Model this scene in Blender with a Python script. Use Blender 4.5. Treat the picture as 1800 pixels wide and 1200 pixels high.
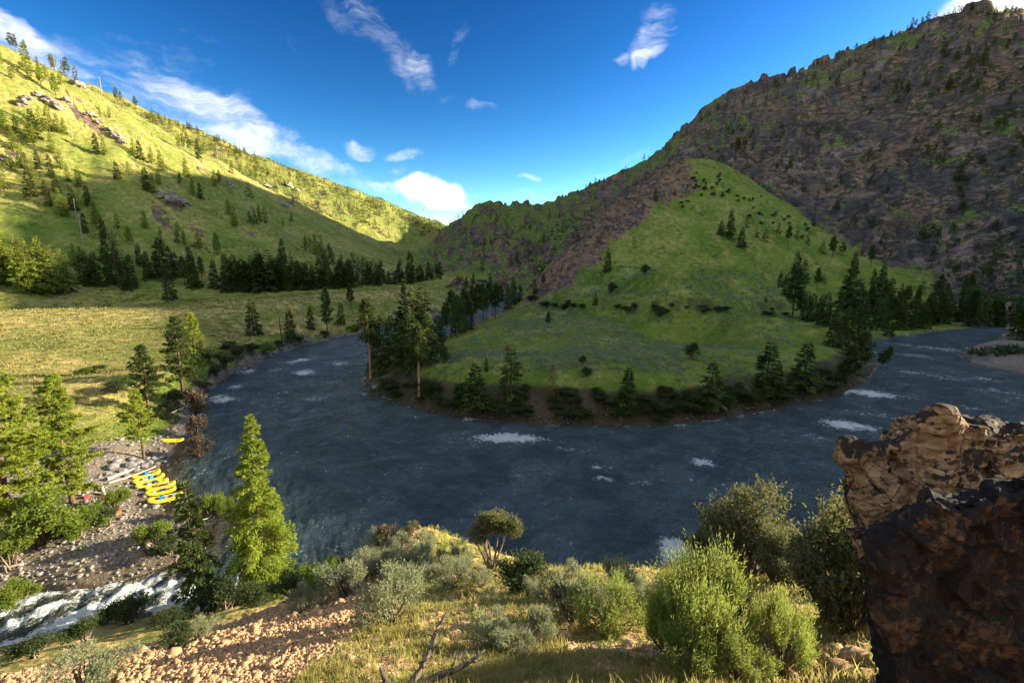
import bpy, bmesh, math, random
import numpy as np
from mathutils import Vector, Matrix, noise as mnoise

for _o in list(bpy.data.objects):
    bpy.data.objects.remove(_o)
scene = bpy.context.scene
COL = scene.collection
rng = np.random.default_rng(7)
random.seed(7)

# ------------------------------------------------------------------ camera, sky, sun, exposure
CAM_H = 36.0
PITCH = math.radians(10.0)
FPX = 800.0                       # focal length in pixels of the 1800 px wide frame
cam_data = bpy.data.cameras.new("camera")
cam_data.sensor_width = 36.0
cam_data.lens = 36.0 * FPX / 1800.0
cam_data.clip_start = 0.05
cam_data.clip_end = 20000.0
cam = bpy.data.objects.new("camera", cam_data)
COL.objects.link(cam)
cam.location = (0, 0, CAM_H)
cam.rotation_euler = (math.radians(90) - PITCH, 0, 0)
scene.camera = cam

SUN_AZ, SUN_EL = math.radians(75.5), math.radians(14.4)
SUN_DIR = Vector((math.sin(SUN_AZ) * math.cos(SUN_EL), math.cos(SUN_AZ) * math.cos(SUN_EL), math.sin(SUN_EL)))
sun_data = bpy.data.lights.new("sun", 'SUN')
sun_data.energy = 5.0
sun_data.angle = math.radians(0.5)
sun_data.color = (1.0, 0.87, 0.62)
sun = bpy.data.objects.new("sun", sun_data)
COL.objects.link(sun)
sun.rotation_euler = SUN_DIR.to_track_quat('Z', 'Y').to_euler()
sun.location = (300, 200, 500)

scene.view_settings.view_transform = 'Standard'
scene.view_settings.look = 'None'
scene.view_settings.gamma = 1.0
scene.view_settings.exposure = 2.25
scene.render.engine = 'CYCLES'
scene.cycles.use_denoising = True
scene.cycles.max_bounces = 6
scene.cycles.transparent_max_bounces = 8
scene.cycles.caustics_reflective = False
scene.cycles.caustics_refractive = False


def cam_ray(px, py):
    """unit direction from the camera through a pixel of the 1800x1200 frame"""
    u, v = (px - 900.0) / FPX, (600.0 - py) / FPX
    c, s = math.cos(PITCH), math.sin(PITCH)
    d = np.array([u, c + v * s, -s + v * c])
    return d / np.linalg.norm(d)


class NT:
    """small helper to write node trees"""
    def __init__(self, tree):
        self.t = tree
        self.n = tree.nodes
        self.l = tree.links

    def node(self, typ, **kw):
        nd = self.n.new(typ)
        for k, v in kw.items():
            if k == 'ins':
                for a, b in v.items():
                    self.set(nd.inputs[a], b)
            else:
                setattr(nd, k, v)
        return nd

    def set(self, sock, val):
        if isinstance(val, bpy.types.NodeSocket):
            self.l.new(val, sock)
        elif val is not None:
            if sock.type == 'RGBA' and hasattr(val, '__len__') and len(val) == 3:
                val = (*val, 1.0)
            sock.default_value = val

    def math(self, op, a, b=None, c=None, clamp=False):
        nd = self.n.new('ShaderNodeMath')
        nd.operation = op
        nd.use_clamp = clamp
        self.set(nd.inputs[0], a)
        if b is not None:
            self.set(nd.inputs[1], b)
        if c is not None:
            self.set(nd.inputs[2], c)
        return nd.outputs[0]

    def vmath(self, op, a, b=None, out=0):
        nd = self.n.new('ShaderNodeVectorMath')
        nd.operation = op
        self.set(nd.inputs[0], a)
        if b is not None:
            self.set(nd.inputs[1], b)
        return nd.outputs[out]

    def mix(self, fac, a, b):
        nd = self.n.new('ShaderNodeMix')
        nd.data_type = 'RGBA'
        self.set(nd.inputs[0], fac)
        self.set(nd.inputs[6], a)
        self.set(nd.inputs[7], b)
        return nd.outputs[2]

    def maprange(self, v, a, b, c=0.0, d=1.0, smooth=True):
        nd = self.n.new('ShaderNodeMapRange')
        nd.interpolation_type = 'SMOOTHSTEP' if smooth else 'LINEAR'
        self.set(nd.inputs[0], v)
        for i, q in enumerate((a, b, c, d)):
            self.set(nd.inputs[i + 1], q)
        return nd.outputs[0]

    def noise(self, vec, scale, detail=4.0, rough=0.55, dist=0.0, out=0):
        nd = self.n.new('ShaderNodeTexNoise')
        self.set(nd.inputs['Vector'], vec)
        self.set(nd.inputs['Scale'], scale)
        self.set(nd.inputs['Detail'], detail)
        self.set(nd.inputs['Roughness'], rough)
        self.set(nd.inputs['Distortion'], dist)
        return nd.outputs[out]


# ---- world: physical sky with cirrus clouds laid out by direction
world = bpy.data.worlds.new("World")
scene.world = world
world.use_nodes = True
W = NT(world.node_tree)
W.n.clear()
sky = W.node('ShaderNodeTexSky', sky_type='NISHITA', sun_disc=False, sun_elevation=SUN_EL, sun_rotation=SUN_AZ,
             altitude=1500.0, air_density=1.0, dust_density=0.6, ozone_density=2.5)
hsv = W.node('ShaderNodeHueSaturation', ins={'Hue': 0.507, 'Saturation': 1.28, 'Value': 0.95, 'Color': sky.outputs[0]})
gam = W.node('ShaderNodeGamma', ins={'Color': hsv.outputs[0], 'Gamma': 1.9})
SKYC = W.vmath('MULTIPLY', gam.outputs[0], (.68, .385, .20))
tc = W.node('ShaderNodeTexCoord')
DIR = tc.outputs['Generated']


def cloud(px, py, w, h, ang, strength):
    """elliptical patch of cloud round a sky direction; w, h half sizes in degrees, ang tilt in degrees"""
    c = Vector(cam_ray(px, py))
    right = c.cross(Vector((0, 0, 1))).normalized()
    up = right.cross(c).normalized()
    a = math.radians(ang)
    U = (right * math.cos(a) + up * math.sin(a))
    V = (-right * math.sin(a) + up * math.cos(a))
    dc = W.math('MAXIMUM', W.vmath('DOT_PRODUCT', WDIR, tuple(c), out=1), 0.05)
    u = W.math('DIVIDE', W.vmath('DOT_PRODUCT', WDIR, tuple(U / math.tan(math.radians(w))), out=1), dc)
    v = W.math('DIVIDE', W.vmath('DOT_PRODUCT', WDIR, tuple(V / math.tan(math.radians(h))), out=1), dc)
    d2 = W.math('ADD', W.math('MULTIPLY', u, u), W.math('MULTIPLY', v, v))
    front = W.math('GREATER_THAN', dc, 0.3)
    return W.math('MULTIPLY', W.math('MULTIPLY', W.maprange(d2, 1.0, 0.0), strength), front)


warp = W.noise(DIR, 5.0, 4.0, 0.6, out=1)
WDIR = W.vmath('ADD', DIR, W.vmath('MULTIPLY', W.vmath('SUBTRACT', warp, (0.5, 0.5, 0.5)), (0.12, 0.12, 0.12)))
patches = [
    (40, 70, 9, 2.2, -38, .92), (190, 150, 7, 3.0, -35, .62), (310, 185, 8, 4.0, -30, .74), (400, 220, 8, 3.4, -22, .98), (470, 240, 6, 2.2, -20, .7),
    (330, 130, 10, 3.2, -12, .5), (560, 285, 8, 1.8, -12, .8), (640, 265, 2.6, 1.8, -10, .74), (715, 278, 3.6, 1.3, 8, .74), (700, 303, 2.5, .8, 0, .66),
    (600, 320, 9, 1.6, -8, .6), (760, 345, 7.0, 2.7, -6, 1.25), (690, 335, 6, 1.3, -5, .7), (650, 40, 10, 2.4, -50, .6), (725, 105, 4.5, 2.2, -45, .62), (600, 10, 6, 2.5, -50, .5),
    (545, 130, 7, 1.4, -45, .4), (1155, 66, 4.6, 2.2, 72, .62), (1143, 116, 2.8, 1.0, 28, .74), (1105, 121, 1.8, .8, 15, .5), (940, 320, 2.8, .8, -5, .75),
    (930, 352, 6, .6, -6, .6), (800, 75, 3.5, 1.6, 60, .42), (845, 186, 1.8, .8, 0, .55), (795, 172, 2, 1, 0, .4), (1430, 125, 5, 1.2, 32, .7), (1760, 12, 9, 3.5, 20, 1.4),
    (1090, 295, 4, 1.0, 20, .5), (970, 195, 2, 1, 0, .35), (300, 50, 9, 1.2, -8, .33),
]
dens = None
for p in patches:
    k = cloud(*p)
    dens = k if dens is None else W.math('MAXIMUM', dens, k)
mp = W.node('ShaderNodeMapping', ins={'Vector': WDIR, 'Rotation': (0, math.radians(34), 0), 'Scale': (4.0, 4.0, 19.0)})
wisp = W.noise(mp.outputs[0], 1.6, 9.0, 0.66, 0.15)
puff = W.noise(WDIR, 11.0, 9.0, 0.68, 0.6)
mp2 = W.node('ShaderNodeMapping', ins={'Vector': WDIR, 'Rotation': (.3, math.radians(-28), .2), 'Scale': (6.0, 6.0, 46.0)})
fib = W.noise(mp2.outputs[0], 2.2, 7.0, 0.7, 0.8)
tex = W.math('ADD', W.math('MULTIPLY', wisp, 0.46), W.math('ADD', W.math('MULTIPLY', puff, 0.44), W.math('MULTIPLY', fib, .10)))
edge = W.maprange(W.math('ADD', W.math('MULTIPLY_ADD', W.math('SUBTRACT', tex, .5), 2.7, .5), W.math('MULTIPLY', W.math('SUBTRACT', dens, .6), .8)), .27, 1.22)
cl = W.math('MULTIPLY', W.maprange(dens, .03, .85), edge, clamp=True)
skycol = W.mix(W.math('MULTIPLY', cl, 0.94), SKYC, (3.3, 3.3, 3.4))
# broken clouds added unseen behind the viewer to fill in the shade
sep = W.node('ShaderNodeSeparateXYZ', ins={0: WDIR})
fill_clouds = W.math('MULTIPLY', W.math('MULTIPLY', W.maprange(sep.outputs[1], .42, -.05), W.maprange(sep.outputs[2], .22, .55)), W.maprange(tex, .34, .54))
skycol = W.mix(W.math('MULTIPLY', fill_clouds, .9), skycol, (3.5, 3.8, 4.1))
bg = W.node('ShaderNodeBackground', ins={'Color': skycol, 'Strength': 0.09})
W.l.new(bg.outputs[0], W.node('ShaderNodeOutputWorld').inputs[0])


# ------------------------------------------------------------------ naming helpers
def tag(o, label=None, cat=None, group=None, kind=None):
    if label:
        o['label'] = label
    if cat:
        o['category'] = cat
    if group:
        o['group'] = group
    if kind:
        o['kind'] = kind
    return o


def empty(name, loc, rz=0.0, scale=1.0, label=None, cat=None, group=None):
    o = bpy.data.objects.new(name, None)
    o.empty_display_size = 0.3
    COL.objects.link(o)
    o.location = loc
    o.rotation_euler = (0, 0, rz)
    o.scale = (scale,) * 3 if np.isscalar(scale) else scale
    return tag(o, label, cat, group)


def mesh_np(name, V, F, mat=None, smooth=False, attrs=None):
    """mesh data from numpy arrays; F is (n,3|4)"""
    V = np.ascontiguousarray(V, dtype=np.float32)
    F = np.ascontiguousarray(F, dtype=np.int32)
    me = bpy.data.meshes.new(name)
    n, k = F.shape
    me.vertices.add(len(V))
    me.vertices.foreach_set('co', V.ravel())
    me.loops.add(n * k)
    me.loops.foreach_set('vertex_index', F.ravel())
    me.polygons.add(n)
    me.polygons.foreach_set('loop_start', np.arange(0, n * k, k, dtype=np.int32))
    me.polygons.foreach_set('loop_total', np.full(n, k, dtype=np.int32))
    if smooth:
        me.polygons.foreach_set('use_smooth', np.ones(n, dtype=bool))
    for an, (typ, dom, arr) in (attrs or {}).items():
        at = me.attributes.new(an, typ, dom)
        key = 'color' if 'COLOR' in typ else 'value'
        at.data.foreach_set(key, np.ascontiguousarray(arr, dtype=np.float32).ravel())
    if mat is not None:
        me.materials.append(mat)
    me.update(calc_edges=True)
    return me


def link(name, me, parent=None, loc=None):
    o = bpy.data.objects.new(name, me)
    COL.objects.link(o)
    if parent is not None:
        o.parent = parent
    if loc is not None:
        o.location = loc
    return o


# ------------------------------------------------------------------ numeric noise
def _hash(ix, iy, s):
    n = (ix * 374761393 + iy * 668265263 + s * 1442695041) & 0xffffffff
    n = ((n ^ (n >> 13)) * 1274126177) & 0xffffffff
    return n ^ (n >> 16)


def perlin(x, y, s=0):
    ix, iy = np.floor(x).astype(np.int64), np.floor(y).astype(np.int64)
    fx, fy = x - ix, y - iy
    u = fx * fx * fx * (fx * (fx * 6 - 15) + 10)
    v = fy * fy * fy * (fy * (fy * 6 - 15) + 10)

    def g(dx, dy):
        a = _hash(ix + dx, iy + dy, s) * (2 * math.pi / 4294967296.0)
        return np.cos(a) * (fx - dx) + np.sin(a) * (fy - dy)
    a = g(0, 0) * (1 - u) + g(1, 0) * u
    b = g(0, 1) * (1 - u) + g(1, 1) * u
    return (a * (1 - v) + b * v) * 1.5


def fbm(x, y, octv=5, s=0, gain=0.5, lac=2.03):
    r, a, t = 0.0, 1.0, 0.0
    for i in range(octv):
        r = r + a * perlin(x, y, s + i * 17)
        t += a
        x, y, a = x * lac + 13.7, y * lac - 7.3, a * gain
    return r / t


def ridged(x, y, octv=5, s=0, gain=0.5, lac=2.1):
    r, a, t = 0.0, 1.0, 0.0
    for i in range(octv):
        r = r + a * (1 - 2.0 * np.abs(perlin(x, y, s + i * 31)))
        t += a
        x, y, a = x * lac + 3.1, y * lac + 9.7, a * gain
    return r / t


def sstep(a, b, x):
    t = np.clip((x - a) / (b - a), 0, 1)
    return t * t * (3 - 2 * t)


# ------------------------------------------------------------------ plan points from sight lines
def on_z(px, py, z):
    d = cam_ray(px, py)
    t = (z - CAM_H) / d[2]
    return np.array([d[0] * t, d[1] * t, z])


def on_y(px, py, Y):
    d = cam_ray(px, py)
    t = Y / d[1]
    return np.array([d[0] * t, Y, CAM_H + d[2] * t])


# river outline in plan (water level z = 0)
_shore = [(-420, 1130), (-200, 1090), (0, 1056), (60, 1043), (180, 1028), (260, 1008), (305, 988), (335, 960), (352, 930), (330, 912), (292, 905), (275, 880),
          (268, 850), (276, 830), (290, 800), (312, 775), (333, 742), (336, 715), (352, 694), (378, 675), (425, 648), (490, 618),
          (560, 600), (630, 586), (690, 573), (740, 563), (800, 549), (850, 534), (885, 523), (915, 513),
          (935, 517), (910, 533), (885, 551), (845, 568), (800, 584), (765, 602), (725, 627), (680, 642), (655, 655), (640, 668),
          (652, 687), (700, 707), (760, 722), (850, 738), (1000, 748), (1180, 747), (1300, 730), (1400, 711), (1480, 692),
          (1515, 672), (1534, 645), (1538, 622), (1515, 604), (1540, 597), (1600, 588), (1660, 580), (1760, 573), (1778, 582),
          (1750, 600), (1702, 612), (1688, 622), (1708, 638), (1760, 650), (1800, 657), (1900, 672), (2200, 700), (2600, 760),
          (2500, 860), (2100, 850), (1800, 870), (1600, 900), (1450, 930), (1300, 958), (1210, 985), (1150, 1012), (1000, 1012), (880, 1000),
          (760, 985), (680, 985), (600, 995), (520, 1020), (430, 1050), (340, 1073), (260, 1086), (130, 1112), (0, 1138), (-200, 1180), (-420, 1240)]
SHORE = np.array([on_z(a, b, 0.0)[:2] for a, b in _shore])


def river_sd(x, y):
    """signed distance to the river outline, negative in the water"""
    x, y = np.asarray(x, float), np.asarray(y, float)
    best = np.full(x.shape, 1e9)
    inside = np.zeros(x.shape, bool)
    n = len(SHORE)
    for i in range(n):
        ax, ay = SHORE[i]
        bx, by = SHORE[(i + 1) % n]
        ex, ey = bx - ax, by - ay
        t = np.clip(((x - ax) * ex + (y - ay) * ey) / (ex * ex + ey * ey), 0, 1)
        best = np.minimum(best, (x - ax - t * ex) ** 2 + (y - ay - t * ey) ** 2)
        if ay != by:
            c = ((ay > y) != (by > y)) & (x < ex * (y - ay) / ey + ax)
            inside ^= c
    d = np.sqrt(best)
    return np.where(inside, -d, d)


# control points of the land: region -> list of (px, py, 'z'|'y', value)
REG = ['bluff', 'gravel_bar', 'meadow', 'hillside', 'far_hill', 'peninsula', 'mountain', 'rear_ridge']
CTRL = []


def C(region, pts, mode):
    for p in pts:
        P = on_z(*p) if mode == 'z' else on_y(*p)
        CTRL.append((REG.index(region), *P))


def CP(region, pts):
    for p in pts:
        CTRL.append((REG.index(region), *p))


# bluff under the camera
CP('bluff', [(0, 0, 34.3), (-6, 0, 34.0), (7, 0, 34.6), (0, -12, 37), (-25, -10, 34), (25, -10, 33), (-60, -10, 30), (60, -10, 26), (0, -60, 70), (-80, -70, 60), (80, -70, 50),
             (45, 12, 20), (80, 25, 15), (120, 40, 10), (0, 3, 32.2), (-4, 3, 31.6), (5, 3, 32.2)])
C('bluff', [(800, 1190, 6.5), (600, 1190, 7.0), (400, 1190, 8.0), (140, 1195, 9.5), (0, 1205, 10), (1000, 1190, 6.3), (1200, 1190, 6.2), (1450, 1180, 6.2),
            (1700, 1190, 5.0), (250, 1150, 12.5), (450, 1110, 13.5), (600, 1090, 12.5), (700, 1090, 11), (850, 1080, 11), (1000, 1080, 10.5), (1120, 1100, 9.5), (1300, 1080, 9.5),
            (1450, 1060, 9.5), (640, 1052, 15), (560, 1070, 16), (460, 1090, 17), (350, 1115, 18), (200, 1150, 18), (60, 1178, 18), (-100, 1220, 17),
            (660, 1010, 18), (740, 1020, 17), (840, 1030, 15.5), (900, 1045, 14), (700, 970, 20), (760, 975, 20), (650, 960, 21.5), (690, 938, 22.5), (740, 930, 23), (790, 940, 22), (830, 985, 19),
            (860, 1010, 17), (960, 1040, 14), (1060, 1020, 14), (1150, 1040, 13), (1250, 1020, 13), (1350, 1010, 13), (1500, 960, 13), (1650, 920, 13), (1800, 890, 13)], 'y')
# foot of the bluff, below its crest
CP('bluff', [(-6, 31, 9), (2, 32, 9), (10, 31, 8), (-14, 30, 8), (20, 33, 7), (32, 33, 7), (45, 35, 6), (62, 38, 5)])
C('bluff', [(340, 1085, 2.2), (260, 1096, 2.2), (130, 1122, 2.2), (0, 1148, 2.2), (430, 1062, 2.2), (480, 1048, 2.2), (520, 1033, 2.5), (600, 1012, 3.0)], 'z')
C('bluff', [(340, 1098, 7), (220, 1125, 7), (450, 1072, 7), (60, 1160, 7), (-120, 1205, 7)], 'z')
# gravel bar with the rafts
C('gravel_bar', [(100, 1020, .7), (200, 985, .9), (60, 970, 1.2), (280, 960, .6), (150, 930, 1.3), (250, 925, .7), (310, 945, .5), (220, 885, .8), (190, 905, 1.1), (60, 900, 1.9), (230, 840, .7), (190, 850, 1.4),
                 (140, 880, 2.0), (255, 805, 1.3), (280, 790, .8), (0, 850, 3.0), (230, 795, 2.4), (-150, 960, 2.5), (-150, 880, 4)], 'z')
# meadow on the left bank
C('meadow', [(300, 735, 1.6), (250, 740, 3.0), (322, 700, 2.0), (345, 680, 2.0), (390, 650, 3.0), (440, 618, 4.0), (500, 595, 4.5), (560, 583, 5), (640, 566, 5.5), (700, 556, 5.5), (760, 545, 6),
             (150, 740, 5.0), (0, 760, 6.0), (-200, 800, 7), (150, 650, 6.0), (0, 660, 7), (300, 620, 6.5), (-200, 680, 9), (380, 600, 7.0), (200, 600, 8.0), (0, 600, 9), (-200, 600, 12), (430, 560, 8.5), (500, 550, 9),
             (600, 535, 9.5), (700, 520, 10), (780, 508, 11), (300, 545, 12), (100, 545, 13), (0, 545, 13.5), (400, 530, 13), (540, 520, 13), (640, 512, 13)], 'z')
# left hillside
C('hillside', [(-300, 560, 240), (0, 500, 330), (100, 515, 345), (200, 515, 370), (300, 520, 385), (400, 512, 420), (500, 510, 440), (600, 505, 480), (700, 494, 540), (760, 488, 600), (800, 490, 650), (830, 497, 620)], 'y')
_lr = [(-350, -80, 560), (-150, -20, 580), (0, 64, 620), (60, 97, 640), (140, 135, 660), (200, 170, 680), (240, 193, 700), (300, 227, 730), (360, 262, 760), (440, 306, 800), (520, 349, 850), (600, 392, 900), (680, 425, 960), (720, 442, 1000)]
C('hillside', _lr, 'y')
C('hillside', [(0, 300, 455), (120, 330, 470), (250, 340, 500), (380, 370, 545), (500, 410, 600), (600, 440, 660), (680, 462, 720), (-200, 250, 420), (60, 180, 540), (200, 250, 570), (330, 300, 620), (480, 370, 700)], 'y')
# ridge further off on the left
_fr = [(160, 145, 1500), (250, 194, 1500), (300, 212, 1500), (370, 238, 1500), (440, 270, 1500), (500, 290, 1550), (560, 308, 1550), (620, 330, 1550), (680, 350, 1550), (720, 370, 1550), (765, 390, 1550), (800, 410, 1500)]
C('far_hill', _fr, 'y')
C('far_hill', [(500, 345, 1150), (600, 375, 1200), (680, 400, 1250), (720, 425, 1250), (740, 415, 1350), (760, 432, 1250), (640, 370, 1350), (560, 335, 1330), (700, 385, 1400), (400, 292, 1150)], 'y')
# peninsula: bank, terrace, two benches, grass hill
C('peninsula', [(690, 672, 4.5), (740, 678, 5.5), (800, 680, 6), (850, 682, 6), (950, 686, 6), (1050, 690, 6.2), (1150, 694, 6.2), (1250, 692, 6.2), (1350, 680, 6), (1420, 664, 6), (1465, 640, 5.5), (1490, 620, 5)], 'z')
C('peninsula', [(700, 650, 6), (760, 630, 7), (820, 600, 7.2), (900, 620, 7.5), (1000, 610, 8), (1200, 610, 8), (1350, 620, 8), (1430, 610, 8), (870, 570, 8), (930, 545, 9), (930, 570, 9), (1000, 572, 9.5), (1100, 575, 9.5), (1300, 575, 10), (1400, 580, 10),
                (1000, 553, 10.5), (1100, 557, 10.5), (1200, 560, 10.5), (1300, 562, 11), (1390, 566, 12), (960, 540, 11)], 'z')
C('peninsula', [(960, 524, 15), (1000, 531, 15.5), (1100, 534, 16), (1200, 538, 16), (1300, 540, 17), (1370, 541, 18), (1440, 560, 14), (1000, 511, 18.0), (1100, 507, 18.5), (1200, 508, 18.5), (1340, 515, 20)], 'z')
C('peninsula', [(1010, 489, 26), (1100, 486, 26), (1200, 484, 26), (1300, 486, 27), (1340, 489, 27)], 'z')
C('peninsula', [(1060, 470, 372), (1150, 470, 380), (1250, 468, 380), (1330, 470, 372), (1120, 430, 405), (1220, 400, 430), (1300, 420, 410), (1180, 360, 455), (1260, 340, 470)], 'y')
C('peninsula', [(1240, 276, 535), (1210, 288, 520), (1160, 316, 500), (1110, 343, 480), (1080, 368, 465), (1045, 410, 440), (1010, 452, 415), (980, 480, 395), (950, 500, 380),
                (1290, 303, 525), (1340, 338, 510), (1400, 378, 480), (1450, 412, 455), (1500, 445, 425), (1560, 480, 395), (1610, 510, 360), (1650, 540, 310),
                (1380, 480, 372), (1400, 440, 400), (1460, 480, 380), (1520, 520, 340), (1460, 530, 300), (1550, 560, 275), (1500, 575, 255), (1620, 565, 265)], 'y')
# slopes behind, right mountain
C('rear_ridge', [(724, 430, 1050), (780, 398, 1050), (830, 368, 1000), (855, 360, 980), (885, 357, 980), (920, 366, 980), (970, 357, 980), (1000, 343, 980), (1060, 322, 980), (1100, 300, 980), (1150, 272, 980)], 'y')
C('rear_ridge', [(740, 455, 900), (790, 475, 780), (850, 480, 700), (900, 490, 620), (950, 470, 640), (1000, 440, 660), (1050, 395, 690), (850, 440, 800), (920, 420, 800), (980, 400, 800), (1090, 350, 740), (880, 505, 520), (930, 498, 500)], 'y')
C('mountain', [(1190, 256, 1040), (1230, 214, 1030), (1280, 186, 1010), (1330, 170, 1000), (1380, 150, 990), (1440, 116, 980), (1490, 97, 965), (1540, 82, 950), (1600, 52, 920), (1690, 24, 880), (1740, 29, 850), (1800, 27, 815)], 'y')
C('mountain', [(1180, 300, 720), (1260, 262, 680), (1330, 305, 620), (1420, 360, 570), (1500, 410, 520), (1600, 470, 450), (1700, 520, 350), (1800, 550, 290), (1700, 562, 268), (1900, 575, 235), (1800, 566, 262),
               (1400, 250, 700), (1500, 300, 600), (1600, 380, 500), (1700, 430, 420), (1800, 470, 360), (1550, 180, 690), (1650, 250, 580), (1750, 330, 480), (1680, 130, 650), (1790, 180, 560)], 'y')
C('mountain', [(1730, 622, 1.5), (1800, 630, 2.2), (1790, 600, 2.5), (1900, 640, 3), (2100, 660, 5)], 'z')
# beyond the frame's right edge: unseen mountain shoulder, shaped to steer sun and shadow
CP('mountain', [(835, 760, 395), (825, 650, 322), (835, 560, 288), (850, 465, 277), (860, 382, 261), (850, 310, 243), (850, 240, 230), (850, 150, 195), (850, 60, 170), (820, -100, 150), (660, 480, 250), (640, 330, 165), (620, 230, 125), (600, 130, 100), (430, 250, 80), (430, 150, 40), (500, 60, 60), (330, 120, 8), (330, 60, 15)])
# everything falls away behind the crests, and an outer rim
for (a, b, Y) in _lr + _fr:
    P = on_y(a, b, Y * 1.22)
    CTRL.append((REG.index('hillside' if Y < 1100 else 'far_hill'), P[0], P[1], 36 + (P[2] - 36) * 0.62))
for reg, pts in (('rear_ridge', [(724, 430, 1050), (855, 360, 980), (970, 357, 980), (1100, 300, 980)]), ('mountain', [(1230, 214, 1030), (1380, 150, 990), (1540, 82, 950), (1690, 24, 880), (1800, 27, 815)])):
    for (a, b, Y) in pts:
        P = on_y(a, b, Y * 1.28)
        CTRL.append((REG.index(reg), P[0], P[1], 36 + (P[2] - 36) * 0.6))
for k in range(24):
    a = 2 * math.pi * k / 24
    CTRL.append((REG.index('rear_ridge'), 3400 * math.sin(a), 3400 * math.cos(a), 60.0))
for i in range(0, len(SHORE)):
    x, y = SHORE[i]
    r = min(range(len(CTRL)), key=lambda j: (CTRL[j][1] - x) ** 2 + (CTRL[j][2] - y) ** 2)
    CTRL.append((CTRL[r][0], x, y, 0.15))
CTRL = np.array(CTRL)
_cx, _cy, _cz = CTRL[:, 1], CTRL[:, 2], CTRL[:, 3]
_cc = np.maximum(0.6, 0.035 * np.hypot(_cx, _cy))
_A = np.sqrt((_cx[:, None] - _cx[None]) ** 2 + (_cy[:, None] - _cy[None]) ** 2 + _cc[None] ** 2)
_P = np.stack([np.ones_like(_cx), _cx / 1000, _cy / 1000], 1)
_M = np.block([[_A, _P], [_P.T, np.zeros((3, 3))]])
_sol = np.linalg.lstsq(_M, np.concatenate([_cz, np.zeros(3)]), rcond=1e-9)[0]


def land_rbf(x, y):
    out = np.empty(x.shape)
    xf, yf, of = x.ravel(), y.ravel(), out.ravel()
    for i in range(0, len(xf), 20000):
        a, b = xf[i:i + 20000], yf[i:i + 20000]
        ph = np.sqrt((a[:, None] - _cx) ** 2 + (b[:, None] - _cy) ** 2 + _cc ** 2)
        of[i:i + 20000] = ph @ _sol[:-3] + _sol[-3] + _sol[-2] * a / 1000 + _sol[-1] * b / 1000
    return of.reshape(x.shape)


def nearest_region(x, y):
    out = np.empty(x.size, np.int8)
    xf, yf = x.ravel(), y.ravel()
    for i in range(0, len(xf), 20000):
        a, b = xf[i:i + 20000], yf[i:i + 20000]
        out[i:i + 20000] = CTRL[np.argmin((a[:, None] - _cx) ** 2 + (b[:, None] - _cy) ** 2, 1), 0]
    return out.reshape(x.shape)


AZ = np.radians(np.concatenate([np.arange(-180, -60, 4.0), np.arange(-60, 58, 0.12), np.arange(58, 100, 0.7), np.arange(100, 180.1, 4.0)]))
def _geo(a, b, q):
    return np.exp(np.arange(math.log(a), math.log(b), q))
RAD = np.concatenate([_geo(1.0, 60, .009), _geo(60, 750, .0052), _geo(750, 3500, .011)])
LR = np.log(RAD)
NA, NR = len(AZ), len(RAD)


def upsample(fn, k=4):
    """evaluate fn on every k-th line of the land grid and fill in bilinearly"""
    ia = np.unique(np.append(np.arange(0, NA, k), NA - 1))
    ir = np.unique(np.append(np.arange(0, NR, k), NR - 1))
    rr, aa = np.meshgrid(RAD[ir], AZ[ia], indexing='ij')
    G = fn(rr * np.sin(aa), rr * np.cos(aa)).astype(float)
    G = np.stack([np.interp(np.arange(NR), ir, G[:, j]) for j in range(G.shape[1])], 1)
    fi = np.interp(np.arange(NA), ia, np.arange(len(ia)))
    j0 = np.minimum(fi.astype(int), len(ia) - 2)
    t = fi - j0
    return G[:, j0] * (1 - t) + G[:, j0 + 1] * t


GR, GA = np.meshgrid(RAD, AZ, indexing='ij')
GX, GY = GR * np.sin(GA), GR * np.cos(GA)
ZB = upsample(land_rbf, 4)
SD = river_sd(GX, GY)
_wob = 1.0 * np.minimum(1, GR / 60)
RGN = nearest_region(GX + 6 * _wob * fbm(GX / 30, GY / 30, 2, 5), GY + 6 * _wob * fbm(GX / 30, GY / 30, 2, 9))


def blur(m, n):
    for ax in (0, 1):
        c = np.cumsum(np.concatenate([np.repeat(np.take(m, [0], ax), n + 1, ax), m, np.repeat(np.take(m, [-1], ax), n, ax)], ax), ax)
        L = m.shape[ax]
        m = (np.take(c, np.arange(2 * n + 1, 2 * n + 1 + L), ax) - np.take(c, np.arange(0, L), ax)) / (2 * n + 1)
    return m


WREG = {r: blur((RGN == i).astype(float), 7) for i, r in enumerate(REG)}
_far = sstep(90, 130, GR) * sstep(12, 26, SD)
ZB = ZB + (blur(ZB, 9) - ZB) * _far
# relief: rocky on the mountain, gentle on the grass slopes
far_ok = sstep(8, 40, SD)
Z = ZB.copy()
rk = WREG['mountain'] + WREG['rear_ridge'] * 0.75
mt = ridged(GX / 150 + .3, GY / 150, 6, 3, 0.55)
mt2 = ridged(GX / 34, GY / 34, 5, 41, 0.58)
gul = ridged((GX * .6 + GY * .8) / 210 + .25 * fbm(GX / 120, GY / 120, 3, 6), (GX * .8 - GY * .6) / 560, 4, 61, .5)
Z += rk * far_ok * (14 * (mt - 0.3) + 2.4 * (mt2 - 0.25) + 34 * (gul - .38) * sstep(30, 160, SD)) * (1 - .93 * sstep(math.radians(47.5), math.radians(52), GA))
cr = fbm(GX / 150, GY / 150, 5, 171, .55) + .25 * fbm(GX / 20, GY / 20, 3, 172)
Z += rk * sstep(20, 70, SD) * (13 * sstep(.06, .15, cr) + 10 * sstep(.26, .34, cr) + 9 * sstep(-.24, -.16, cr) - 14) * (1 - sstep(math.radians(47.5), math.radians(52), GA))
hl = WREG['hillside'] + 1.6 * WREG['far_hill']
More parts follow.
